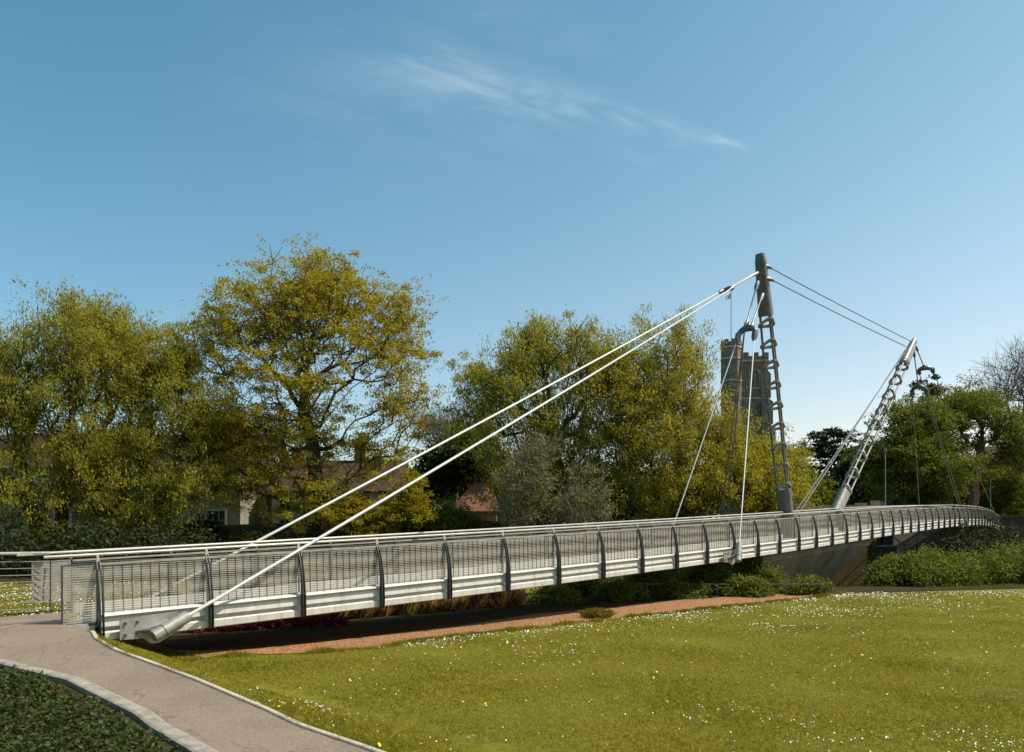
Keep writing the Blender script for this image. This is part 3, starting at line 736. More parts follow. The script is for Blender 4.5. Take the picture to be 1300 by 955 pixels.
hl = ['dark hedge shrub behind the slatted end of the path fence', 'dark hedge shrub behind the first bays of the bridge railing', 'dark hedge shrub seen through the railing left of the purple plants',
      'dark hedge shrub behind the purple plants', 'dark hedge shrub behind the leftmost brown grasses', 'dark hedge shrub behind the rightmost brown grasses']
for i in range(6):
    x = -17.5+i*3.0; y = 29+i*1.0  # added shrubs, standing in for ground darkened by tree shadow
    bush('hedge_shrub', hl[i], x, y, 2.1, 1.2, .65+.5*(i % 3 == 1), 110+i, 'dark', 9000, .11, 'dark hedge shrubs beyond the bridge railing')
fl = ['low dark shrub in front of the pale gatehouse, left of the lime trunk', 'low dark shrub right of the lime trunk', 'low dark shrub below the mossy garden wall', 'low dark shrub in front of the ragstone wing, left of the gatehouse']
for i, (x, y) in enumerate(((-17.3, 56.5), (-12.6, 57), (-5.8, 62), (-23, 58))):
    bush('garden_shrub', fl[i], x, y, 3.0, 1.5, 2.0, 140+i, 'dark' if i % 2 else 'mid', 14000, .15, 'garden shrubs in front of the houses', cat='shrub')
# brown tufted grasses and purple plants beside the mulch
def grass_clump(name, label, x, y, h, rad, n, leaf, seed, group, cat='ornamental grass'):
    global rng
    rng = np.random.default_rng(seed); r = rng
    a = r.random(n)*2*np.pi; q = r.random(n)**.7*rad
    bx = x+np.cos(a)*q*.75; by = y+np.sin(a)*q*.75; z = hz(x, y)
    hh = h*(.45+.65*r.random(n)); root = empty(name, (x, y, z), label, cat, group)
    lean = r.normal(0, .10, (2, n)); tx = bx+np.cos(a)*q*.25+lean[0]; ty = by+np.sin(a)*q*.25+lean[1]; hh = hh*(1-.35*(q/rad)**2)
    w = .0045+.003*r.random(n); c, s = np.cos(a+1.57)*w, np.sin(a+1.57)*w
    mx = bx*.45+tx*.55; my = by*.45+ty*.55
    V = np.stack([np.stack([bx-c, by-s, np.full(n, z-.02)], -1), np.stack([bx+c, by+s, np.full(n, z-.02)], -1),
                  np.stack([mx+c, my+s, z+hh*.75], -1), np.stack([tx, ty, z+hh], -1)], 1)
    np_obj('blades', V.reshape(-1, 3), 4, M[leaf], root); return root
gl = ['first', 'second', 'third', 'fourth', 'fifth', 'sixth', 'seventh', 'eighth', 'ninth', 'tenth']
for i in range(10):
    t = i/9
    grass_clump('tufted_grass', gl[i]+' brown tufted grass from the left in the row under the bridge', -4.9+t*4.8+random.uniform(-.12, .12), 22.5+t*3.7, .80+random.uniform(-.16, .14), .42, 1500, 'straw', 200+i, 'brown tufted grasses beside the mulch')
for i in range(8):
    t = i/7; x = -7.6+t*2.9; y = 19.6+t*1.5
    bush('purple_plant', gl[i]+' low purple-leaved plant from the left in the row behind the mulch bed', x, y, .38, .34, .42, 230+i, 'purple', 900, .07, 'purple-leaved plants beside the mulch', .9, cat='plant')
grass_clump('grass_tuft', 'single green grass tuft growing out of the lit mulch edge', 2.25*SC, 21.2*SC, .30, .42, 1100, 'blade', 260, None, 'grass tuft')
for i, (px, py) in enumerate([(445, 795), (520, 800), (370, 812)]): pass

for i in range(6):
    t = i/5; x = 30.5+t*21; y = 59.3+t*22.6  # ivy shrubs added to cover the sunlit wall so it reads as shade
    bush('wall_shrub', gl[i]+' dark ivy-covered shrub from the left against the river wall under the far deck', x+.9, y-.9, 2.6, 2.2, 4.9-hz(x+.9, y-.9)*1.0-2.9+random.uniform(-.4, .3), 170+i, 'dark', 13000, .15, 'dark shrubs against the river wall', cat='shrub')
# ------------------------------------------------------------------ the bridge
kn = [0, 12, 24, 46]; ha = [49.4742, 42.2788, 38.9246, 35.861]
BX = [-7.51]; BY = [14.606]
for i in range(46):
    a = R(float(np.interp(i+.5, kn, ha))); BX.append(BX[-1]+2*math.sin(a)); BY.append(BY[-1]+2*math.cos(a))
ek = [0, 5, 10, 15, 20, 25, 30, 35, 38, 40, 43, 46, 49]; ev = [-2.095, -1.70, -1.31, -.91, -.50, -.18, .09, .215, .225, .18, -.06, -.42, -.8]
def bz_(i):
    s = 0; ww = 0
    for k in range(-4, 5):                       # softened so the deck has no kinks
        w = math.exp(-(k/2.5)**2); s += w*float(np.interp(i+k*.5, [-4]+ek, [-2.095-.316]+ev)); ww += w
    return EYE+s/ww
def bpt(i):                                       # point on the near lower edge, i in bays (may be fractional)
    if i < 0:
        a = R(ha[0]); return Vector((BX[0]+2*i*math.sin(a), BY[0]+2*i*math.cos(a), bz_(i)))
    if i >= 46:
        a = R(ha[-1]); return Vector((BX[46]+2*(i-46)*math.sin(a), BY[46]+2*(i-46)*math.cos(a), bz_(i)))
    k = int(i); f = i-k
    return Vector((BX[k]*(1-f)+BX[k+1]*f, BY[k]*(1-f)+BY[k+1]*f, bz_(i)))
def frame(i, tilt=True):                          # x along the bridge, y across towards the far side, z up
    p = bpt(i); d = bpt(i+.5)-bpt(i-.5); 
    t = Vector((d.x, d.y, 0)).normalized(); y = Vector((-t.y, t.x, 0)); sl = d.z/Vector((d.x, d.y)).length
    m = Matrix(((t.x, y.x, 0, p.x), (t.y, y.y, 0, p.y), (sl if tilt else 0, 0, 1, p.z), (0, 0, 0, 1)))
    return m
WD = 2.55
BR = empty('footbridge', bpt(0)-Vector((0, 0, 0)), 'long white cable-stayed footbridge with dark curved ribs crossing the river', 'footbridge')
L0 = Matrix.Translation(-BR.location)
NF = 46
frs = [frame(i*.5) for i in range(0, NF*2+1)]
for side in (0, 1):
    mir = (lambda y: y) if side == 0 else (lambda y: WD-y)
    mb = MB()
    mb.sweep([(mir(y), z) for y, z in ((.30, .0), (.12, .0), (.085, .02), (.085, .145), (.12, .17), (.20, .175), (.20, .235), (.12, .245), (.10, .26), (.125, .40), (.15, .41), (.15, .44), (.06, .455), (.075, .485), (.24, .52), (.30, .52), (.30, .2))], frs)
    mb.build('edge_beam', M['alu'], BR)
    mb = MB()
    lo = -.45 if side == 0 else -.5
    pts = [frame(lo) @ Vector((0, mir(.25), 1.60))]+[m @ Vector((0, mir(.25), 1.60)) for m in frs]
    mb.tube(pts, .027, 8); mb.build('handrail', M['rail'], BR, True)
    # cap rail above the mesh
    mb = MB(); mb.sweep([(mir(y), z) for y, z in ((.17, 1.40), (.20, 1.40), (.20, 1.44), (.17, 1.44))], frs); mb.build('mesh_top_rail', M['slat'], BR)
mb = MB(); mb.sweep([(.302, .24), (WD-.302, .24), (WD-.302, .33), (.302, .33)], [frame(-.1)]+frs+[frame(46.3)]); mb.build('deck', M['deck'], BR)
# cross girders below the deck
g_ = MB(); g_.box(-.06, .06, .31, WD-.31, .06, .235); gm = g_.mesh('cross_girder'); gm.materials.append(M['alu'])
for i in range(0, 46, 2):
    o = bpy.data.objects.new('cross_girder', gm); COL.objects.link(o); o.parent = BR; o.matrix_basis = L0 @ frame(i+.5)
# a rib: two parallel curved plates with a bracket to the handrail
outer = [(.02, -.015), (-.035, .03), (-.05, .25), (-.045, .5), (-.02, .8), (.03, 1.08), (.10, 1.33), (.185, 1.5)]
inner = [(.215, 1.48), (.15, 1.31), (.085, 1.05), (.06, .8), (.06, .55), (.075, .5), (.082, .25), (.082, -.015)]
def rib_mesh(mir):
    mb = MB()
    for x0 in (-.035, .02):
        n = len(outer)+len(inner); pl = [(mir(a), b) for a, b in outer+inner]
        mb.add([(x0, a, b) for a, b in pl]+[(x0+.015, a, b) for a, b in pl], [tuple(range(n)), tuple(range(n, 2*n))[::-1]]+[(i, (i+1) % n, n+(i+1) % n, n+i) for i in range(n)])
    return mb.mesh('rib')
def bracket_mesh(mir):
    mb = MB(); mb.box(-.02, .02, min(mir(.185), mir(.215)), max(mir(.185), mir(.215)), 1.47, 1.58)
    mb.tube([(0, mir(.2), 1.5), (0, mir(.245), 1.575)], [.016, .022], 6); return mb.mesh('rail_bracket')
def post_mesh(mir):
    mb = MB(); mb.box(-.013, .013, min(mir(.205), mir(.235)), max(mir(.205), mir(.235)), .52, 1.42); return mb.mesh('mesh_post')
def panel_meshes(mir, L=1.99):
    a = MB(); n = 20
    for k in range(n):
        z = .565+k*(.83/(n-1)); y = mir(.175)
        a.box(0, L, y-.0035, y+.0035, z-.0095, z+.0095)
    b = MB()
    m = 12
    for k in range(m):
        x = (k+.5)*L/m; y = mir(.163); b.box(x-.0045, x+.0045, y-.005, y+.005, .52, 1.40)
    return a.mesh('mesh_panel'), b.mesh('vertical_bars')
def put(name, me, mat, m, parent=BR):
    if not me.materials: me.materials.append(mat)
    o = bpy.data.objects.new(name, me); COL.objects.link(o); o.parent = parent
    o.matrix_parent_inverse = Matrix.Identity(4)
    o.matrix_basis = m; return o
for side in (0, 1):
    mir = (lambda y: y) if side == 0 else (lambda y: WD-y)
    rm, bm_, pm = rib_mesh(mir), bracket_mesh(mir), post_mesh(mir); sa, sb = panel_meshes(mir)
    for i in range(47):
        fm = L0 @ frame(i)
        rb = put('rib', rm, M['rib'], fm)
        k = put('rail_bracket', bm_, M['rail'], Matrix.Identity(4), rb)
        k = put('mesh_post', pm, M['rib'], Matrix.Identity(4), rb)
        if i < 46:
            p0, p1 = frame(i), frame(i+1); d = p1.translation-p0.translation
            t = Vector((d.x, d.y, 0)); ln = t.length; t.normalize()
            mm = Matrix(((t.x, -t.y, 0, p0.translation.x), (t.y, t.x, 0, p0.translation.y), (d.z/ln, 0, 1, p0.translation.z), (0, 0, 0, 1)))
            pn = put('mesh_panel', sa, M['slat'], L0 @ mm)
            put('vertical_bars', sb, M['bar'], Matrix.Identity(4), pn)
# end panels beyond the first ribs
for side, (a, b, z0) in ((0, (-.62, -.04, .34)), (1, (-.72, -.06, .62))):
    y = .21 if side == 0 else WD-.21
    fm = frame(0)
    mb = MB()
    for k in range(24): z = z0+.04+k*(1.42-z0-.06)/23; mb.box(a+.02, b-.02, y-.003, y+.003, z-.013, z+.013, fm)
    for k in range(9): x = a+.04+k*(b-a-.08)/8; mb.box(x-.003, x+.003, y+.004, y+.009, z0, 1.42, fm)
    e = mb.build('end_panel', M['slat'], BR)
    mb = MB()
    for x in (a, b): mb.box(x-.015, x+.015, y-.014, y+.014, z0-.02, 1.44, fm)
    mb.box(a+.015, b-.015, y-.012, y+.012, z0-.02, z0, fm); mb.box(a+.015, b-.015, y-.012, y+.012, 1.42, 1.44, fm)
    mb.build('panel_frame', M['rib'] if side == 0 else M['slat'], e)
# threshold plate joining deck and path
mb = MB(); mb.box(-.55, -.2, .12, WD-.12, .0, .345, frame(0)); mb.box(-.6, -.1, .1, .3, -.05, .30, frame(0)); mb.build('threshold_plate', M['deck'], BR)

# --- cable anchorages
def anchor(i, side, target, big=1.0):
    fm = frame(i); s = 1 if side == 0 else -1; y0 = -.06 if side == 0 else WD+.06
    mb = MB()
    def Pw(x, y, z): return fm @ Vector((x, y0+y*s, z))
    # bolted cheek plate with a scooped lower edge
    pl = [(-.56, -.0), (-.56, .37), (-.1, .40), (.45, .42), (.60, .25), (.58, .10), (.36, -.02), (.12, -.14), (-.02, -.13), (-.14, -.02)]
    n = len(pl)
    mb.add([Pw(a, 0, b) for a, b in pl]+[Pw(a, .03, b) for a, b in pl], [tuple(range(n)), tuple(range(n, 2*n))[::-1]]+[(k, (k+1) % n, n+(k+1) % n, n+k) for k in range(n)])
    an = mb.build('cable_anchor', M['galv'], BR)
    base = Pw(-.04, -.29, .04); d = (target-base).normalized()
    mb = MB(); mb.tube([base-d*.02, base+d*.20], .118, 20); mb.tube([base+d*.23, base+d*.72], [.112, .122], 20); mb.tube([base+d*.195, base+d*.235], .13, 20)
    mb.tube([base+d*.72, base+d*.80], [.075, .045], 14); mb.build('cable_socket', M['galv'], an, True)
    mb = MB()                                   # fin welded between plate and socket
    mb.add([Pw(-.30, 0, .12), Pw(-.30, -.02, .14), base+d*.3+Vector((0, 0, .09)), base+d*.3-Vector((0, 0, .02)), Pw(.3, 0, .3), Pw(.05, 0, .02)],
           [(0, 1, 2, 4), (0, 1, 3, 5), (1, 2, 3), (2, 3, 5, 4)])
    mb.build('cable_fin', M['galv'], an)
    for a, b in ((-.47, .08), (-.47, .30), (-.26, .08), (-.26, .30), (.47, .14), (.47, .34)):
        m = MB(); m.tube([Pw(a, 0, b), Pw(a, -.035, b)], .026, 6); m.build('bolt', M['bolt'], an)
    return base+d*.7
def cable(p, q, r, mat='cable'):
    mb = MB(); p = Vector(p); q = Vector(q); L = (q-p).length; sag = .0025*L
    mb.tube([p.lerp(q, t)-Vector((0, 0, 4*sag*t*(1-t))) for t in [k/10 for k in range(11)]], r, 8); mb.build('cable', M[mat], BR, True)
def mast(base, top, side, rings, head_len, foot_len, label, twist, mm='steel'):
    base = Vector(base); top = Vector(top); ax = (top-base); Lm = ax.length; ax.normalize()
    up = Vector((math.cos(twist), math.sin(twist), 0)); a = (up-ax*up.dot(ax)).normalized(); b = ax.cross(a)
    def ringpt(k, u, s=side): t = 2*math.pi*k/3; return base+ax*u+(a*math.cos(t)+b*math.sin(t))*s
    rootm = MB()
    def solid(mb, u0, u1, s0, s1):
        n = 24; V = []
        for u, s in ((u0, s0), (u1, s1)):
            for k in range(n):
                t = 2*math.pi*k/n; rr = s*(.92+.14*math.cos(3*t)); V.append(base+ax*u+(a*math.cos(t)+b*math.sin(t))*rr)
        mb.add(V, [tuple(range(n))[::-1], tuple(range(n, 2*n))]+[(k, (k+1) % n, n+(k+1) % n, n+k) for k in range(n)])
    solid(rootm, 0, foot_len, side*1.05, side*1.05)
    ms = rootm.build('mast', M[mm], BR, True); ms['label'] = label
    mb = MB(); solid(mb, Lm-head_len, Lm-.35, side*1.02, side*.76); solid(mb, Lm-.35, Lm, side*.76, side*.6); mb.build('mast_head', M[mm], ms, True)
    for k in range(3):
        mb = MB(); mb.tube([ringpt(k, foot_len-.3, side*.92), ringpt(k, Lm*.55, side*.97), ringpt(k, Lm-head_len+.3, side*.80)], .055, 10); mb.build('mast_tube', M[mm], ms, True)
    for j in range(rings):
        u = foot_len+.12+(Lm-head_len-foot_len-.45)*(j+(.0 if j else 0))/(rings-1)
        n = 24; V = []
        for uu in (u-.045, u+.045):
            for s_, sh in ((1.22, .16), (.74, .06)):
                for k in range(n):
                    t = 2*math.pi*k/n; rr = side*s_*(.86+sh*math.cos(3*t))
                    w3 = (a*math.cos(t)+b*math.sin(t))*rr; V.append(base+ax*(uu-.50*w3.y)+w3)
        fs = []
        for k in range(n):
            m = (k+1) % n
            fs += [(k, m, n+m, n+k), (2*n+k, 2*n+m, 3*n+m, 3*n+k), (k, m, 2*n+m, 2*n+k), (n+k, n+m, 3*n+m, 3*n+k)]
        mb = MB(); mb.add(V, fs); mb.build('mast_plate', M['galv'], ms)
    return ms, ax, a, b
D1 = 37.0; D2 = 51.5
T1 = W(965.5, 322, D1); B1 = W(999, 655, 39.0)
T2 = W(1161, 432, D2); B2 = W(1060, 651, 45)
m1, ax1, a1, b1 = mast(B1, T1, .36, 9, 2.85, 1.35, 'upright three-tube lattice mast nearer the camera', .6, 'maststeel')
m2, ax2, a2, b2 = mast(B2, T2, .33, 9, 2.2, 1.6, 'lattice mast leaning to the right towards the far bank', 2.2, 'galv')
def frac(A, B, px=None, py=None):                # how far along A-B a given image column or row is met
    lo, hi = 0.0, 1.0
    for _ in range(40):
        m = (lo+hi)/2; P = A.lerp(B, m)
        v = (650+F*P.x/P.y-px) if px is not None else (py-(HOR-(P.z-EYE)*F/P.y))
        a = (650+F*A.x/A.y-px) if px is not None else (py-(HOR-(A.z-EYE)*F/A.y))
        if v*a > 0: lo = m
        else: hi = m
    return lo
mid0 = frame(.42) @ Vector((0, WD/2, .1))
C1 = W(960, 347, D1-.3)
def clevis(parent, p, q, r, mat='steel', n=1):
    mb = MB(); p = Vector(p); q = Vector(q)
    mb.tube([p, p.lerp(q, .12), p.lerp(q, .2), p.lerp(q, .8), p.lerp(q, .88), q], [r*2.4, r*2.6, r, r, r*2.6, r*2.4], 10); mb.build('cable_link', M[mat], parent, True)
def node(parent, p, r, spread, down):            # forged crosshead: pin above, bowed yoke, two sockets below
    mb = MB(); p = Vector(p); sp = spread.normalized(); dn = down.normalized()
    pts = [p+sp*r*1.0*math.sin(t)+dn*r*(.9-1.1*math.cos(t)) for t in [k*math.pi/10-math.pi/2 for k in range(11)]]
    mb.tube(pts, [r*.26]+[r*.30, r*.32, r*.34, r*.38, r*.40, r*.38, r*.34, r*.32, r*.30]+[r*.26], 10)
    mb.build('cable_connector', M['forged'], parent, True)
    for s in (-1, 1):
        q = p+sp*s*r+dn*r*.9; mb = MB(); mb.tube([q-dn*r*.35, q+dn*r*.5, q+dn*r*1.0], [r*.36, r*.32, r*.14], 10); mb.build('connector_socket', M['forged'], parent, True)
    mb = MB(); mb.tube([p-dn*r*1.0, p-dn*r*.3, p+dn*r*.1], [r*.18, r*.4, r*.3], 10); mb.build('connector_pin', M['forged'], parent, True)
across = frame(0).to_3x3() @ Vector((0, 1, 0))
N1 = C1.lerp(mid0, frac(C1, mid0, px=925))
anchs = {}
tgt_n = N1-across*.27+(mid0-N1).normalized()*.3; tgt_f = N1+across*.27+(mid0-N1).normalized()*.3
for s, t in ((0, tgt_n), (1, tgt_f)): anchs[s] = anchor(.42, s, t); cable(anchs[s], t, .037)
for o_ in (-.07, .07): clevis(m1, C1+across*o_, N1+across*o_, .03, 'galv')
node(m1, N1, .26, across, (mid0-C1).normalized())
ac2 = frame(10.8).to_3x3() @ Vector((0, 1, 0))
mid1 = frame(10.8) @ Vector((0, WD/2, .1))
C2 = W(962, 358, D1-.3); N2 = C2.lerp(mid1, frac(C2, mid1, py=418))
C2b = W(968, 374, D1-.3)
for s in (0, 1):
    t = N2+ac2*(-.4 if s == 0 else .4)+(mid1-N2).normalized()*.5; e = anchor(10.8, s, t); cable(e, t, .025)
clevis(m1, C2, N2+ac2*.14, .04); clevis(m1, C2b, N2-ac2*.14, .04)
node(m1, N2, .40, ac2, (mid1-C2).normalized())
for px in (910, 919): q = W(px, 690, 45); q.z = 1.2; cable(N2+ac2*.15, q, .03, 'cabledark')
mb = MB(); q = W(914, 690, 45); mb.box(q.x-.8, q.x+.8, q.y-.6, q.y+.6, -4.5, 1.25); mb.build('cable_footing', M['concrete'], BR)
# lugs and cables between the heads
for (x1, y1, x2, y2) in ((976, 339, 1158, 434), (979, 355, 1150, 440)):
    p = W(x1, y1, D1); q2 = W(x2, y2, D2-.3); cable(p, q2, .026, 'cabledark')
    mb = MB(); mb.tube([p-Vector((.35, 0, -.05)), p, p+(q2-p)*.02], [.12, .09, .03], 10); mb.build('cable_lug', M['steel'], m1, True)
for o_ in (-.12, .12): cable(W(1150, 444, D2-.5)+Vector((0, o_, 0)), W(1011+o_*22, 652, 40.0), .028, 'cabledark')
ac3 = frame(31.5).to_3x3() @ Vector((0, 1, 0)); mid3 = frame(31.5) @ Vector((0, WD/2, .1)); mid4 = frame(43.5) @ Vector((0, WD/2, .1))
C4 = W(1160, 446, D2); N4 = W(1166, 492, D2+1.5); C3 = W(1163, 441, D2+.1); N3 = W(1174, 468, D2+2)
clevis(m2, C4, N4, .035, 'steel'); clevis(m2, C3, N3, .035, 'steel')
node(m2, N4, .42, ac3, (mid3-C4).normalized()); node(m2, N3, .42, ac3, (mid4-C3).normalized())
for s in (0, 1):
    t = N4+ac3*(-.42+.84*s)+(mid3-N4).normalized()*.4; e = anchor(31.5, s, t); cable(e, t, .03, 'cabledark')
    t = N3+ac3*(-.42+.84*s)+(mid4-N3).normalized()*.4; e = anchor(43.5, s, t); cable(e, t, .03, 'cabledark')
# pier: inverted concrete wedge standing in the river edge
fm = frame(15.2); 
mb = MB()
V = []
for (xa, xb, y0_, y1_, z) in ((-5.4, 7.9, .32, WD+1.9, -.02), (-5.4, 7.9, .32, WD+1.9, -.30), (-3.2, 2.6, 2.3, WD+1.7, -3.4), (-3.2, 2.6, 2.3, WD+1.7, -6)):
    V += [fm @ Vector((xa, y0_, z-.038*0)), fm @ Vector((xb, y0_, z)), fm @ Vector((xb, y1_, z)), fm @ Vector((xa, y1_, z))]
fs = [(0, 1, 2, 3), (12, 13, 14, 15)]
for k in range(3):
    for j in range(4): fs.append((k*4+j, k*4+(j+1) % 4, k*4+4+(j+1) % 4, k*4+4+j))
mb.add(V, fs); mb.build('pier', M['concrete'], BR)
for (Bm, nm) in ((B1, 0), (B2, 1)):
    mb = MB(); mb.tube([Bm-Vector((0, 0, 1.6)), Bm+Vector((0, 0, .15))], [.6, .5], 16); mb.build('mast_footing', M['concrete'], BR, True)

# ------------------------------------------------------------------ fence beside the path, low rail
FN = empty('path_fence', (-9.3, 15.75, .65), 'grey steel fence of horizontal rails beside the path at the left edge', 'fence')
f0 = Vector((-9.28, 16.0, 0)); f1 = Vector((-10.35, 15.45, 0)); f2 = Vector((-16, 13.2, 0)); f3 = Vector((-24, 10.6, 0))
fp = []
for A, B, n in ((f0, f1, 1), (f1, f2, 3), (f2, f3, 4)):
    for k in range(n): fp.append(A.lerp(B, k/n))
fp.append(f3)
for k in range(8):
    mb = MB(); mb.tube([p+Vector((0, 0, hz(p.x, p.y)+.13+k*.135)) for p in fp], .009, 6); mb.build('rail', M['galv'], FN, True)
mb = MB(); far0 = frame(-.5) @ Vector((0, WD-.25, 1.60))
mb.tube([far0]+[p+Vector((0, 0, hz(p.x, p.y)+1.24)) for p in fp], .03, 8); mb.build('handrail', M['rail'], FN, True)
for k, p in enumerate(fp):
    for o_ in ((0,) if k == 0 else (-.04, .04)):
        z = hz(p.x, p.y); mb = MB(); mb.tube([(p.x+o_, p.y, z-.1), (p.x+o_-.02, p.y+.05, z+1.09)], .014, 6); mb.build('post', M['rib'], FN)
LR = empty('low_rail', (1.4, 29.7, hz(1.4, 29.7)), 'low weathered timber rail on short posts among the nettles by the river', 'railing')
mb = MB(); lp = [Vector((-.3+k*1.35, 29.6+k*.10, 0)) for k in range(10)]
mb.sweep([(-.02, .44), (.02, .44), (.02, .49), (-.02, .49)], [Matrix.Translation((p.x, p.y, hz(p.x, p.y))) for p in lp]); mb.build('rail', M['barkpale'], LR)
for p in lp: 
    z = hz(p.x, p.y); mb = MB(); mb.box(p.x-.03, p.x+.03, p.y-.028+.055, p.y+.028+.055, z-.2, z+.48); mb.build('post', M['barkpale'], LR)
# ------------------------------------------------------------------ lamp posts
def lamp(px, py_top, py_bot, d, label):
    b = W(px, py_bot, d); t = W(px, py_top, d); z = hz(b.x, b.y)
    r = empty('lamp_post', (b.x, b.y, z), label, 'lamp post', 'slim lamp posts beyond the bridge')
    mb = MB(); mb.tube([(b.x, b.y, z-.1), (b.x, b.y, z+1.2), (b.x, b.y, z+1.22), (b.x, b.y, t.z)], [.07, .065, .045, .035], 8); mb.build('pole', M['galv'], r, True)
    mb = MB(); mb.tube([(b.x, b.y, t.z-.02), (b.x, b.y, t.z+.06), (b.x, b.y, t.z+.3), (b.x, b.y, t.z+.36)], [.06, .13, .15, .06], 12); mb.build('lantern', M['steel'], r, True)
    return r
lamp(1257.5, 611, 655, 86, 'slim grey lamp post beside the far end of the bridge')
lamp(1124, 575, 655, 72, 'slim lamp post behind the bridge just right of the leaning mast')
# ------------------------------------------------------------------ walls
def wallobj(name, label, A, B, z0, z1, th, mat, cope=None, cat='wall'):
    A = Vector(A); B = Vector(B); d = (B-A); L = d.length; a = math.atan2(d.y, d.x)
    r = empty(name, (A.x, A.y, z0), label, cat)
    m = Matrix.Translation((A.x, A.y, 0)) @ Matrix.Rotation(a, 4, 'Z')
    mb = MB(); mb.box(0, L, 0, th, z0, z1, m); mb.build('masonry', M[mat], r)
    if cope:
        mb = MB(); mb.box(-.05, L+.05, -.06, th+.06, z1+.002, z1+.14, m); mb.build('coping', M[cope], r)
    return r
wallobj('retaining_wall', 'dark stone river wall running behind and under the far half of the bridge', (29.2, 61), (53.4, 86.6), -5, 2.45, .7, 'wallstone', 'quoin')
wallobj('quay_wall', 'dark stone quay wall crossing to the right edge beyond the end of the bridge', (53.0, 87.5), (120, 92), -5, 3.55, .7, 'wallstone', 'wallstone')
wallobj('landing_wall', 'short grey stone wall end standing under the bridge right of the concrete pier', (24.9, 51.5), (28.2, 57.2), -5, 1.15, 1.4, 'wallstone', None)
# the garden wall: broken, rough sunlit top
r = empty('garden_wall', (24, 74, 2.5), 'rough tan stone garden wall behind the feet of the two masts', 'wall')
mb = MB(); x = 25.0; rr = random.Random(5)
while x < 37:
    w = rr.uniform(.5, 1.3); h = 2.4+(HOR-638.5)*74/F+rr.uniform(-.35, .25) - (0.25 if x < 31 else 0)
    mb.box(x, x+w-.004, 74, 74.6, 1.5, h); x += w
mb.build('masonry', M['tanwall'], r)
r = empty('mossy_garden_wall', (-8.6, 72, 2), 'dark mossy garden wall below the small red roofed barn', 'wall')
p, q = W(543, 650, 72), W(600, 653, 72)
mb = MB(); mb.box(p.x-3, q.x, 72, 72.4, 1, p.z); mb.build('masonry', M['mossy'], r)
mb = MB(); mb.box(p.x-3, q.x+.1, 71.9, 72.5, p.z+.002, p.z+.12); mb.build('coping', M['render'], r)
# ------------------------------------------------------------------ buildings
def window(parent, x, z, w, h, y, mull=2, trans=2, surround=True):
    mb = MB(); t = .09
    if surround:
        s = .16
        mb.box(x-w/2-s, x-w/2, y-.05, y+.1, z-s, z+h+s); mb.box(x+w/2, x+w/2+s, y-.05, y+.1, z-s, z+h+s)
        mb.box(x-w/2, x+w/2, y-.05, y+.1, z-s, z); mb.box(x-w/2, x+w/2, y-.05, y+.1, z+h, z+h+s)
    for k in range(1, mull): xx = x-w/2+w*k/mull; mb.box(xx-t/2, xx+t/2, y-.03, y+.05, z, z+h)
    for k in range(1, trans): zz = z+h*k/trans; mb.box(x-w/2, x+w/2, y-.02, y+.045, zz-t/2, zz+t/2)
    f = mb.build('window', M['frame'], parent)
    mb = MB(); mb.box(x-w/2+.002, x+w/2-.002, y-.015, y-.004, z+.002, z+h-.002); mb.build('pane', M['glass'], f)
def gable_roof(parent, x0, x1, y0, y1, ze, zr, axis='x', over=.35, mat='tile', wallmat='stone'):
    mb = MB()
    if axis == 'x':
        ym = (y0+y1)/2; sl = (zr-ze)/(ym-y0); t = .18
        for s in (0, 1):
            ya, yb = (y0-over, ym) if s == 0 else (y1+over, ym)
            za = ze-sl*over
            mb.add([(x0-over, ya, za), (x1+over, ya, za), (x1+over, yb, zr), (x0-over, yb, zr), (x0-over, ya, za+t), (x1+over, ya, za+t), (x1+over, yb, zr+t), (x0-over, yb, zr+t)],
                   [(0,3,2,1),(4,5,6,7),(0,1,5,4),(1,2,6,5),(2,3,7,6),(3,0,4,7)])
    else:
        xm = (x0+x1)/2; sl = (zr-ze)/(xm-x0); t = .18
        for s in (0, 1):
            xa = x0-over if s == 0 else x1+over; za = ze-sl*over
            mb.add([(xa, y0-over, za), (xa, y1+over, za), (xm, y1+over, zr), (xm, y0-over, zr), (xa, y0-over, za+t), (xa, y1+over, za+t), (xm, y1+over, zr+t), (xm, y0-over, zr+t)],
                   [(0,3,2,1),(4,5,6,7),(0,1,5,4),(1,2,6,5),(2,3,7,6),(3,0,4,7)])
    rf = mb.build('roof', M[mat], parent)
    mb = MB()
    if axis == 'x':
        ym = (y0+y1)/2
        for x in (x0, x1-.3): mb = MB(); mb.add([(x, y0+.02, ze-.2), (x, y1-.02, ze-.2), (x, ym, zr-.02), (x+.3, y0+.02, ze-.2), (x+.3, y1-.02, ze-.2), (x+.3, ym, zr-.02)], [(0,1,2),(3,5,4),(0,3,4,1),(1,4,5,2),(2,5,3,0)]); mb.build('gable', M[wallmat], parent)
    else:
        xm = (x0+x1)/2
        for y in (y0, y1-.3): mb = MB(); mb.add([(x0+.02, y, ze-.2), (x1-.02, y, ze-.2), (xm, y, zr-.02), (x0+.02, y+.3, ze-.2), (x1-.02, y+.3, ze-.2), (xm, y+.3, zr-.02)], [(0,1,2),(3,5,4),(0,3,4,1),(1,4,5,2),(2,5,3,0)]); mb.build('gable', M[wallmat], parent)
    return rf
def chimney(parent, x, y, z0, z1, w=.9):
    mb = MB(); mb.box(x-w/2, x+w/2, y-.35, y+.35, z0, z1); mb.box(x-w/2-.08, x+w/2+.08, y-.43, y+.43, z1+.002, z1+.18)
    for k in (-1, 1): mb.tube([(x+k*w*.22, y, z1+.18), (x+k*w*.22, y, z1+.6)], [.14, .11], 8)
    mb.build('chimney', M['brick'], parent)
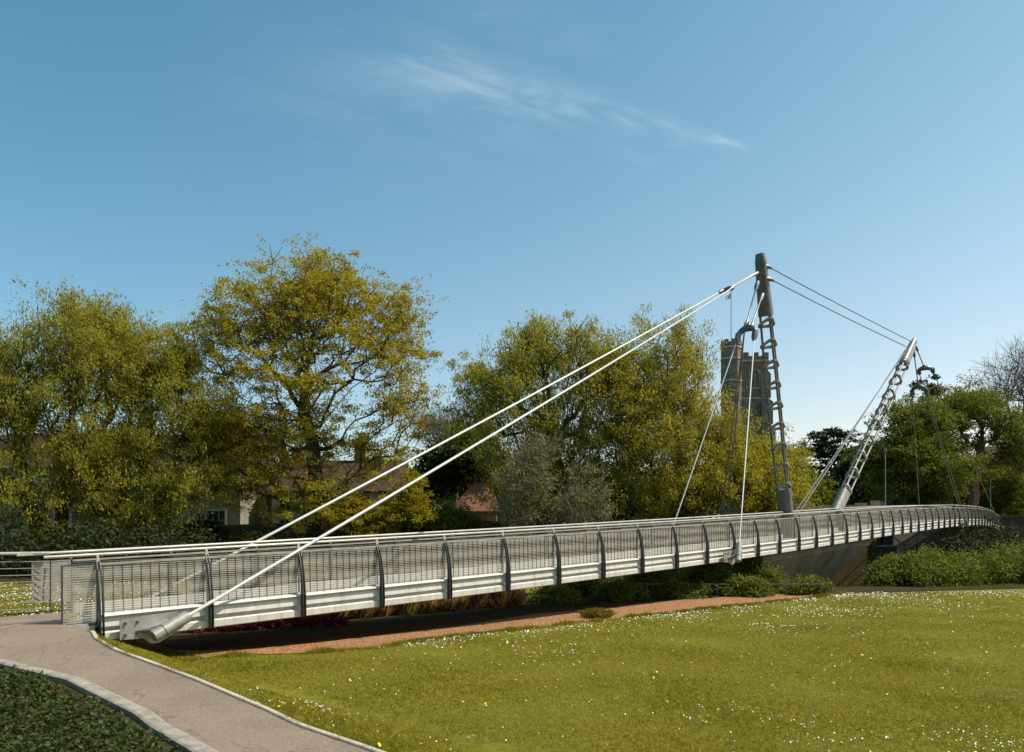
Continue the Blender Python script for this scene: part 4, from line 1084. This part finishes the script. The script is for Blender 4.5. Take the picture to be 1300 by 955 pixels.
# manor
g = 1.2
HM = empty('manor_house', (-33, 74, g), 'long ragstone manor house with red tiled roof and chimneys behind the left trees', 'house')
d = 74; s = d/F
xl, xr = (-60-650)*s, (338-650)*s
ze = EYE+(HOR-592)*s; zr = EYE+(HOR-548)*s
mb = MB(); mb.box(xl, xr, d, d+8, g-1, ze); mb.build('wall', M['stone'], HM)
rf = gable_roof(HM, xl, xr, d, d+8, ze, zr)
chimney(rf, (240-650)*s, d+4, zr-1, zr+1.6); chimney(rf, (60-650)*s, d+4, zr-1, zr+1.5); chimney(rf, (165-650)*s, d+4, zr-1, zr+1.4)
for px in (222, 70):                               # dormers with lead cheeks
    x = (px-650)*s; mb = MB(); z = EYE+(HOR-578)*s
    mb.prism([(x-.7, z), (x+.7, z), (x, z+1.3)], (-(d+1.0), -(d+2.6)), Matrix(((1,0,0,0),(0,0,-1,0),(0,1,0,0),(0,0,0,1)))); mb.build('dormer', M['lead'], HM)
for px in (-20, 22, 60, 100, 140, 182, 218, 235+14):
    x = (px-650)*s
    window(HM, x, EYE+(HOR-634)*s, 1.15, 1.75, d, 2, 2); window(HM, x, EYE+(HOR-672)*s, 1.15, 1.6, d, 2, 2)
# cross wing with sunlit stone side
x0, x1 = (268-650)*s, (326-650)*s
WG = HM
mb = MB(); mb.box(x0, x1, d-4.5, d-.004, g-1, ze+.2); mb.build('wing_wall', M['stone'], WG)
gable_roof(WG, x0, x1, d-4.5, d+4, ze+.2, zr-.3, 'y')
window(WG, (x0+x1)/2, EYE+(HOR-635)*s, 1.5, 2.0, d-4.5, 3, 2); window(WG, (x0+x1)/2, EYE+(HOR-672)*s, 1.5, 1.6, d-4.5, 3, 2)
# second house
d = 72; s = d/F
H2 = empty('gatehouse', (-16, 72, g), 'pale rendered house with red roof and brick chimneys right behind the tall lime tree', 'house')
xl, xr = (345-650)*s, (506-650)*s; ze = EYE+(HOR-622)*s; zr = EYE+(HOR-583)*s
mb = MB(); mb.box(xl, xr, d, d+7, g-1, ze); mb.build('wall', M['render'], H2)
rf = gable_roof(H2, xl, xr, d, d+7, ze, zr, 'x', wallmat='render')
chimney(rf, (448-650)*s, d+3.5, zr-1, zr+1.7, 1.0); chimney(rf, (474-650)*s, d+2.5, zr-1.5, zr+.3, .7); chimney(rf, (365-650)*s, d+3.5, zr-1, zr+1.2, 1.0)
for px in (362, 392, 425, 462, 490): window(H2, (px-650)*s, EYE+(HOR-648)*s, .95, 1.25, d, 2, 2, False)
for px in (362, 392, 425, 462, 490): window(H2, (px-650)*s, EYE+(HOR-678)*s, .95, 1.35, d, 2, 2, False)
# barn
d = 84; s = d/F
BN = empty('barn', (-5, 84, 2.5), 'small barn with a steep orange-red tiled roof in the gap between lime and willow', 'barn')
x0, x1 = (574-650)*s, (606-650)*s; ze = EYE+(HOR-648)*s; zr = EYE+(HOR-611)*s
mb = MB(); mb.box(x0, x1+2, d, d+6, 1, ze); mb.build('wall', M['brick'], BN)
mb = MB()                                          # hipped roof
xa, xb = x0-.3, x1+2.3
mb.add([(xa, d-.3, ze-.1), (xb, d-.3, ze-.1), (xb, d+6.3, ze-.1), (xa, d+6.3, ze-.1), (xa+2.4, d+3, zr), (xb-.8, d+3, zr)], [(0,1,5,4),(1,2,5),(2,3,4,5),(3,0,4),(0,3,2,1)])
M['tile2'] = brickmat('orange_tiles', (.27, .10, .06), (.19, .07, .042), (.12, .05, .03), 5, .22, .3, msize=.03)
mb.build('roof', M['tile2'], BN)
x2 = (528-650)*s; zl = EYE+(HOR-634)*s
mb = MB(); mb.box(x2, x0-.004, d+.5, d+4.5, 1, ze-.3); mb.build('lean_to_wall', M['brick'], BN)
mb = MB(); mb.add([(x2-.2, d+.2, ze-.4), (x0-.32, d+.2, ze-.4), (x0-.32, d+3, zl), (x2-.2, d+3, zl), (x2-.2, d+5, ze-.4), (x0-.32, d+5, ze-.4)], [(0,1,2,3),(3,2,5,4),(0,3,4),(1,5,2),(0,4,5,1)]); mb.build('lean_to_roof', M['tile2'], BN)
# office block
d = 170; s = d/F
OF = empty('office_block', ((1112-650)*s, d, 3), 'pale grey office block with window bands behind the leaning mast', 'building')
x0, x1 = (1096-650)*s, (1150-650)*s; zt = EYE+(HOR-560)*s
mb = MB(); mb.box(x0, x1, d, d+14, 1, zt-3.0); mb.box(x0+2.6, x1, d+.3, d+13.7, zt-2.998, zt); mb.build('wall', M['office'], OF)
for k in range(5):
    z = zt-5-k*3.1; mb = MB(); mb.box(x0+.3, x1-.3, d-.06, d-.003, z, z+1.5); mb.build('window_band', M['glass'], OF)
mb = MB(); mb.box(x0+3, x1-.3, d+.24, d+.297, zt-2.2, zt-.9); mb.build('window_band', M['glass'], OF)
# brick house at the right
d = 112; s = d/F
RH = empty('brick_house', ((1300-650)*s, d, 3), 'red brick house glimpsed through leaves at the right edge of the photo', 'house')
x0, x1 = (1272-650)*s, (1345-650)*s; ze = EYE+(HOR-592)*s
mb = MB(); mb.box(x0, x1, d, d+8, 1, ze); mb.build('wall', M['brick'], RH); gable_roof(RH, x0, x1, d, d+8, ze, ze+3, wallmat='brick')
for k in range(3): window(RH, x0+1.6+k*2.4, 6, 1, 1.5, d)
# white vans' quay hut: low red roofed shed behind the bridge
d = 96; s = d/F
SH = empty('shed', ((1134-650)*s, d, 3), 'low shed with dull red roof behind the bridge rail right of the leaning mast', 'shed')
x0, x1 = (1128-650)*s, (1143-650)*s; ze = EYE+(HOR-641)*s
mb = MB(); mb.box(x0, x1, d, d+3, 2, ze); mb.build('wall', M['render'], SH); gable_roof(SH, x0, x1, d, d+3, ze, ze+.7, over=.15, wallmat='render')

# ------------------------------------------------------------------ church tower
d = 112; s = d/F
CT = empty('church_tower', ((952-650)*s, d, 2.9), 'battlemented ragstone church tower with a corner turret and flagpole', 'church tower')
g = 2.0; x0, x1 = (932-650)*s, (975-650)*s; zt = EYE+(HOR-456)*s; zb = EYE+(HOR-447.5)*s
mb = MB(); mb.box(x0, x1, d, d+5.2, g, zt); mb.build('wall', M['towerstone'], CT)
def battlement(parent, x0, x1, y0, y1, z0, z1, n, m, th=.35):
    mb = MB(); zz = z0+(z1-z0)*.45
    mb.box(x0, x1, y0, y0+th, z0, zz); mb.box(x0, x1, y1-th, y1, z0, zz); mb.box(x0, x0+th, y0+th, y1-th, z0, zz); mb.box(x1-th, x1, y0+th, y1-th, z0, zz)
    w = (x1-x0)/(2*n-1)
    for k in range(n):
        for y in (y0, y1-th): mb.box(x0+2*k*w, x0+2*k*w+w, y, y+th, zz+.001, z1)
    w = (y1-y0)/(2*m-1)
    for k in range(1, m-1):
        for x in (x0, x1-th): mb.box(x, x+th, y0+2*k*w, y0+2*k*w+w, zz+.001, z1)
    return mb.build('battlement', M['towerstone'], parent)
battlement(CT, x0-.08, x1+.08, d-.08, d+5.28, zt+.002, zb, 4, 4)
mb = MB(); mb.box(x0-.14, x1+.14, d-.14, d+5.34, zt-.35, zt-.1); zc = EYE+(HOR-505)*s; mb.box(x0-.1, x1+.1, d-.1, d+5.3, zc-.2, zc); mb.build('string_course', M['quoin'], CT)
# twin belfry lights
xm = (958-650)*s; z0 = EYE+(HOR-492)*s; z1 = EYE+(HOR-473)*s
mb = MB()
for k in (-1, 1):
    c = xm+k*.36; w = .27
    P = [(c-w, z0), (c+w, z0), (c+w, z1-.5), (c+w*.6, z1-.2), (c, z1), (c-w*.6, z1-.2), (c-w, z1-.5)]
    mb.add([(a, d-.02, b) for a, b in P]+[(a, d-.004, b) for a, b in P], [tuple(range(7)), tuple(range(7, 14))[::-1]]+[(i, (i+1) % 7, 7+(i+1) % 7, 7+i) for i in range(7)])
f = mb.build('belfry_window', M['glass'], CT)
mb = MB(); mb.box(xm-.05, xm+.05, d-.1, d, z0, z1-.2); mb.box(xm-.78, xm-.65, d-.1, d, z0, z1-.1); mb.box(xm+.65, xm+.78, d-.1, d, z0, z1-.1)
mb.box(xm-.78, xm+.78, d-.12, d, z0-.2, z0-.002)
for k in (-1, 1): mb.tube([(xm+k*.78, d-.06, z1-.15), (xm+k*.5, d-.06, z1+.22), (xm, d-.06, z1+.38)], .07, 6)
mb.build('frame', M['quoin'], f)
# stepped diagonal buttress on the right
mb = MB(); xr = x1; 
for (w, za, zb_) in ((.75, g, EYE+(HOR-538)*s), (.5, EYE+(HOR-538)*s, EYE+(HOR-505)*s), (.3, EYE+(HOR-505)*s, EYE+(HOR-470)*s)):
    for (y0b) in (d+.1, d+4.1):
        mb.box(xr+.002, xr+w*1.5, y0b, y0b+1.0, za+.002, zb_-.5)
        mb.add([(xr+.002, y0b, zb_-.498), (xr+w*1.5, y0b, zb_-.498), (xr+.002, y0b, zb_), (xr+.002, y0b+1.0, zb_-.498), (xr+w*1.5, y0b+1.0, zb_-.498), (xr+.002, y0b+1.0, zb_)], [(0,1,2),(3,5,4),(0,3,4,1),(1,4,5,2),(2,5,3,0)])
    mb.box(xr-1.1, xr-.1, d-w*1.4, d-.15, za+.004, zb_-.5)
mb.build('buttress', M['towerstone'], CT)
# octagonal stair turret with its own battlements
cx = (929-650)*s; cy = d+.3; rt = 1.42; zt2 = EYE+(HOR-439)*s; ztop = EYE+(HOR-432)*s
oc = [(cx+rt*math.cos(math.pi/8+k*math.pi/4), cy+rt*math.sin(math.pi/8+k*math.pi/4)) for k in range(8)]
mb = MB(); mb.prism(oc, (g, zt2)); tu = mb.build('turret', M['towerstone'], CT)
mb = MB()
for k in range(8):
    a, b = Vector(oc[k]), Vector(oc[(k+1) % 8]); c = Vector((cx, cy))
    oa, ob = c+(a-c)*1.05, c+(b-c)*1.05; ia, ib = c+(a-c)*.82, c+(b-c)*.82
    zm = zt2+(ztop-zt2)*.5
    mb.prism([tuple(oa), tuple(ob), tuple(ib), tuple(ia)], (zt2+.002, zm))
    p, q, p2, q2 = oa.lerp(ob, .22), oa.lerp(ob, .78), ia.lerp(ib, .22), ia.lerp(ib, .78)
    mb.prism([tuple(p), tuple(q), tuple(q2), tuple(p2)], (zm+.002, ztop))
mb.build('turret_battlement', M['towerstone'], tu)
mb = MB()
for z in (zt2-.3, EYE+(HOR-456)*s, EYE+(HOR-484)*s): mb.prism([(cx+(a-cx)*1.06, cy+(b-cy)*1.06) for a, b in oc], (z-.12, z+.12))
mb.build('string_course', M['quoin'], tu)
mb = MB(); mb.tube([(cx, cy, zt2-.5), (cx, cy, EYE+(HOR-366)*s)], [.08, .05], 8)
fp_ = mb.build('flagpole', M['render'], CT, True)
zf = EYE+(HOR-373)*s
mb = MB(); mb.tube([(cx-.05, cy, EYE+(HOR-366)*s), (cx-.05, cy, EYE+(HOR-364.5)*s)], .09, 8); mb.build('finial', M['quoin'], fp_)
mb = MB()
n = 7; V = []
for k in range(n):
    u = k/(n-1); V += [(cx-.06-u*.75, cy+.12*math.sin(u*5), zf+.15-u*.45), (cx-.06-u*.75, cy+.12*math.sin(u*5+.5), zf-.55-u*.35)]
V2 = [(a, b+.02, c) for a, b, c in V]
nn = len(V); fs = [(2*k, 2*k+1, 2*k+3, 2*k+2) for k in range(n-1)]
mb.add(V+V2, fs+[tuple(nn+i for i in f)[::-1] for f in fs]+[(0, 1, nn+1, nn), (nn-2, nn-1, 2*nn-1, 2*nn-2)])
M['flag'] = plain('faded_flag', (.6, .5, .48), .8); mb.build('flag', M['flag'], fp_)
# ------------------------------------------------------------------ camera, sun, sky
cam = bpy.data.cameras.new('camera'); co = bpy.data.objects.new('camera', cam); COL.objects.link(co)
co.location = (0, 0, EYE); co.rotation_euler = (R(90), 0, 0)
cam.sensor_width = 36; cam.lens = 36*F/1300; cam.shift_y = (HOR-477.5)/1300; cam.clip_end = 5000; cam.clip_start = .05
scene.camera = co
sdir = Vector((.995, -.02, 0)).normalized(); EL = 55
sv = Vector((sdir.x*math.cos(R(EL)), sdir.y*math.cos(R(EL)), math.sin(R(EL))))
ld = bpy.data.lights.new('sun', 'SUN'); lo = bpy.data.objects.new('sun', ld); COL.objects.link(lo)
ld.energy = 4.6; ld.angle = R(.53); ld.color = (1, .885, .72)
lo.rotation_euler = sv.to_track_quat('Z', 'Y').to_euler(); lo.location = (30, -20, 60)
wd_ = bpy.data.worlds.new('World'); scene.world = wd_; wd_.use_nodes = True
nt = wd_.node_tree; bg = nt.nodes['Background']; bg.inputs['Strength'].default_value = .12
sky = nt.nodes.new('ShaderNodeTexSky'); sky.sky_type = 'NISHITA'; sky.sun_disc = False
sky.sun_elevation = R(EL); sky.sun_rotation = math.atan2(sdir.x, sdir.y); sky.air_density = 1.0; sky.dust_density = 1.2; sky.ozone_density = 1.2
tc = nt.nodes.new('ShaderNodeTexCoord')
# wisps of cirrus, laid out by direction in the sky
def vm(op, a, b=None):
    n = nt.nodes.new('ShaderNodeVectorMath'); n.operation = op
    for i, v in enumerate((a, b)):
        if v is None: continue
        if isinstance(v, (tuple, Vector)): n.inputs[i].default_value = tuple(v)
        else: nt.links.new(v, n.inputs[i])
    return n
def mth(op, a, b=None, c=None):
    n = nt.nodes.new('ShaderNodeMath'); n.operation = op
    for i, v in enumerate((a, b, c)):
        if v is None: continue
        if isinstance(v, (int, float)): n.inputs[i].default_value = v
        else: nt.links.new(v, n.inputs[i])
    return n.outputs[0]
dirv = tc.outputs['Generated']
def cirrus(pa, pb, wid, strength, scale, taper=True):
    A = (W(*pa, 100)-Vector((0, 0, EYE))).normalized(); B = (W(*pb, 100)-Vector((0, 0, EYE))).normalized()
    t = (B-A); L = t.length; t.normalize(); m = (A+B)/2; nrm = m.cross(t).normalized()
    d = vm('SUBTRACT', dirv, m).outputs[0]
    u = vm('DOT_PRODUCT', d, t).outputs['Value']; v = vm('DOT_PRODUCT', d, nrm).outputs['Value']
    w_ = vm('DOT_PRODUCT', dirv, m).outputs['Value']
    cb = nt.nodes.new('ShaderNodeCombineXYZ'); nt.links.new(mth('MULTIPLY', u, scale*.35), cb.inputs[0]); nt.links.new(mth('MULTIPLY', v, scale*1.7), cb.inputs[1])
    nz = noise(nt, 1.0, 8, .62, cb.outputs[0], .9)
    nz2 = noise(nt, 3.0, 2, .5, vm('ADD', cb.outputs[0], (7, 3, 1)).outputs[0])
    vv = mth('ADD', v, mth('MULTIPLY', mth('SUBTRACT', nz2, .5), wid*.8))
    uu = mth('ADD', mth('DIVIDE', u, L), .5)                          # 0..1 along the streak
    wloc = mth('MULTIPLY_ADD', mth('SUBTRACT', 1.0, uu), wid*1.1, wid*.16) if taper else mth('ADD', wid, 0.0)
    q = mth('DIVIDE', vv, wloc); g = mth('EXPONENT', mth('MULTIPLY', mth('MULTIPLY', q, q), -1.0))
    ends = mth('MULTIPLY', ss(uu, -.1, .35), ss(uu, 1.04, .93))
    tex = ss(nz, .32, .72)
    return mth('MULTIPLY', mth('MULTIPLY', mth('MULTIPLY', g, ends), tex), mth('MULTIPLY', mth('GREATER_THAN', w_, 0.0), strength))
def ss(v, a, b):
    n = nt.nodes.new('ShaderNodeMapRange'); n.interpolation_type = 'SMOOTHSTEP'
    nt.links.new(v, n.inputs[0]); n.inputs[1].default_value = a; n.inputs[2].default_value = b; n.clamp = True
    if a > b: n.inputs[1].default_value = b; n.inputs[2].default_value = a; n.inputs[3].default_value = 1; n.inputs[4].default_value = 0
    return n.outputs[0]
c1 = cirrus((420, 62), (945, 188), .026, .25, 20)
c2 = cirrus((250, 95), (860, 205), .07, .07, 9)
c3 = cirrus((500, 15), (800, 60), .05, .08, 10)
tot = mth('MINIMUM', mth('ADD', mth('ADD', c1, c2), c3), .8)
el = nt.nodes.new('ShaderNodeSeparateXYZ'); nt.links.new(dirv, el.inputs[0])
tr = ramp(nt, el.outputs[2], [(0.0, (1.20, 1.03, .95)), (.12, (1.12, 1.03, .93)), (.35, (.84, 1.02, .90)), (.62, (.60, .96, .86))])
az = ramp(nt, ss(el.outputs[0], -.75, .75), [(0.0, (.72, .94, 1.0)), (1.0, (1.18, 1.08, 1.02))])
tint = mixc(nt, 1.0, mixc(nt, 1.0, sky.outputs[0], tr, 'MULTIPLY'), az, 'MULTIPLY')
col = mixc(nt, tot, tint, (5.4, 6.2, 6.6))
nt.links.new(col, bg.inputs['Color'])
scene.view_settings.view_transform = 'Standard'; scene.view_settings.look = 'None'; scene.view_settings.gamma = 1
scene.view_settings.exposure = 0.5; scene.view_settings.use_curve_mapping = False
scene.render.resolution_x = 1024; scene.render.resolution_y = 752
scene.render.engine = 'CYCLES'
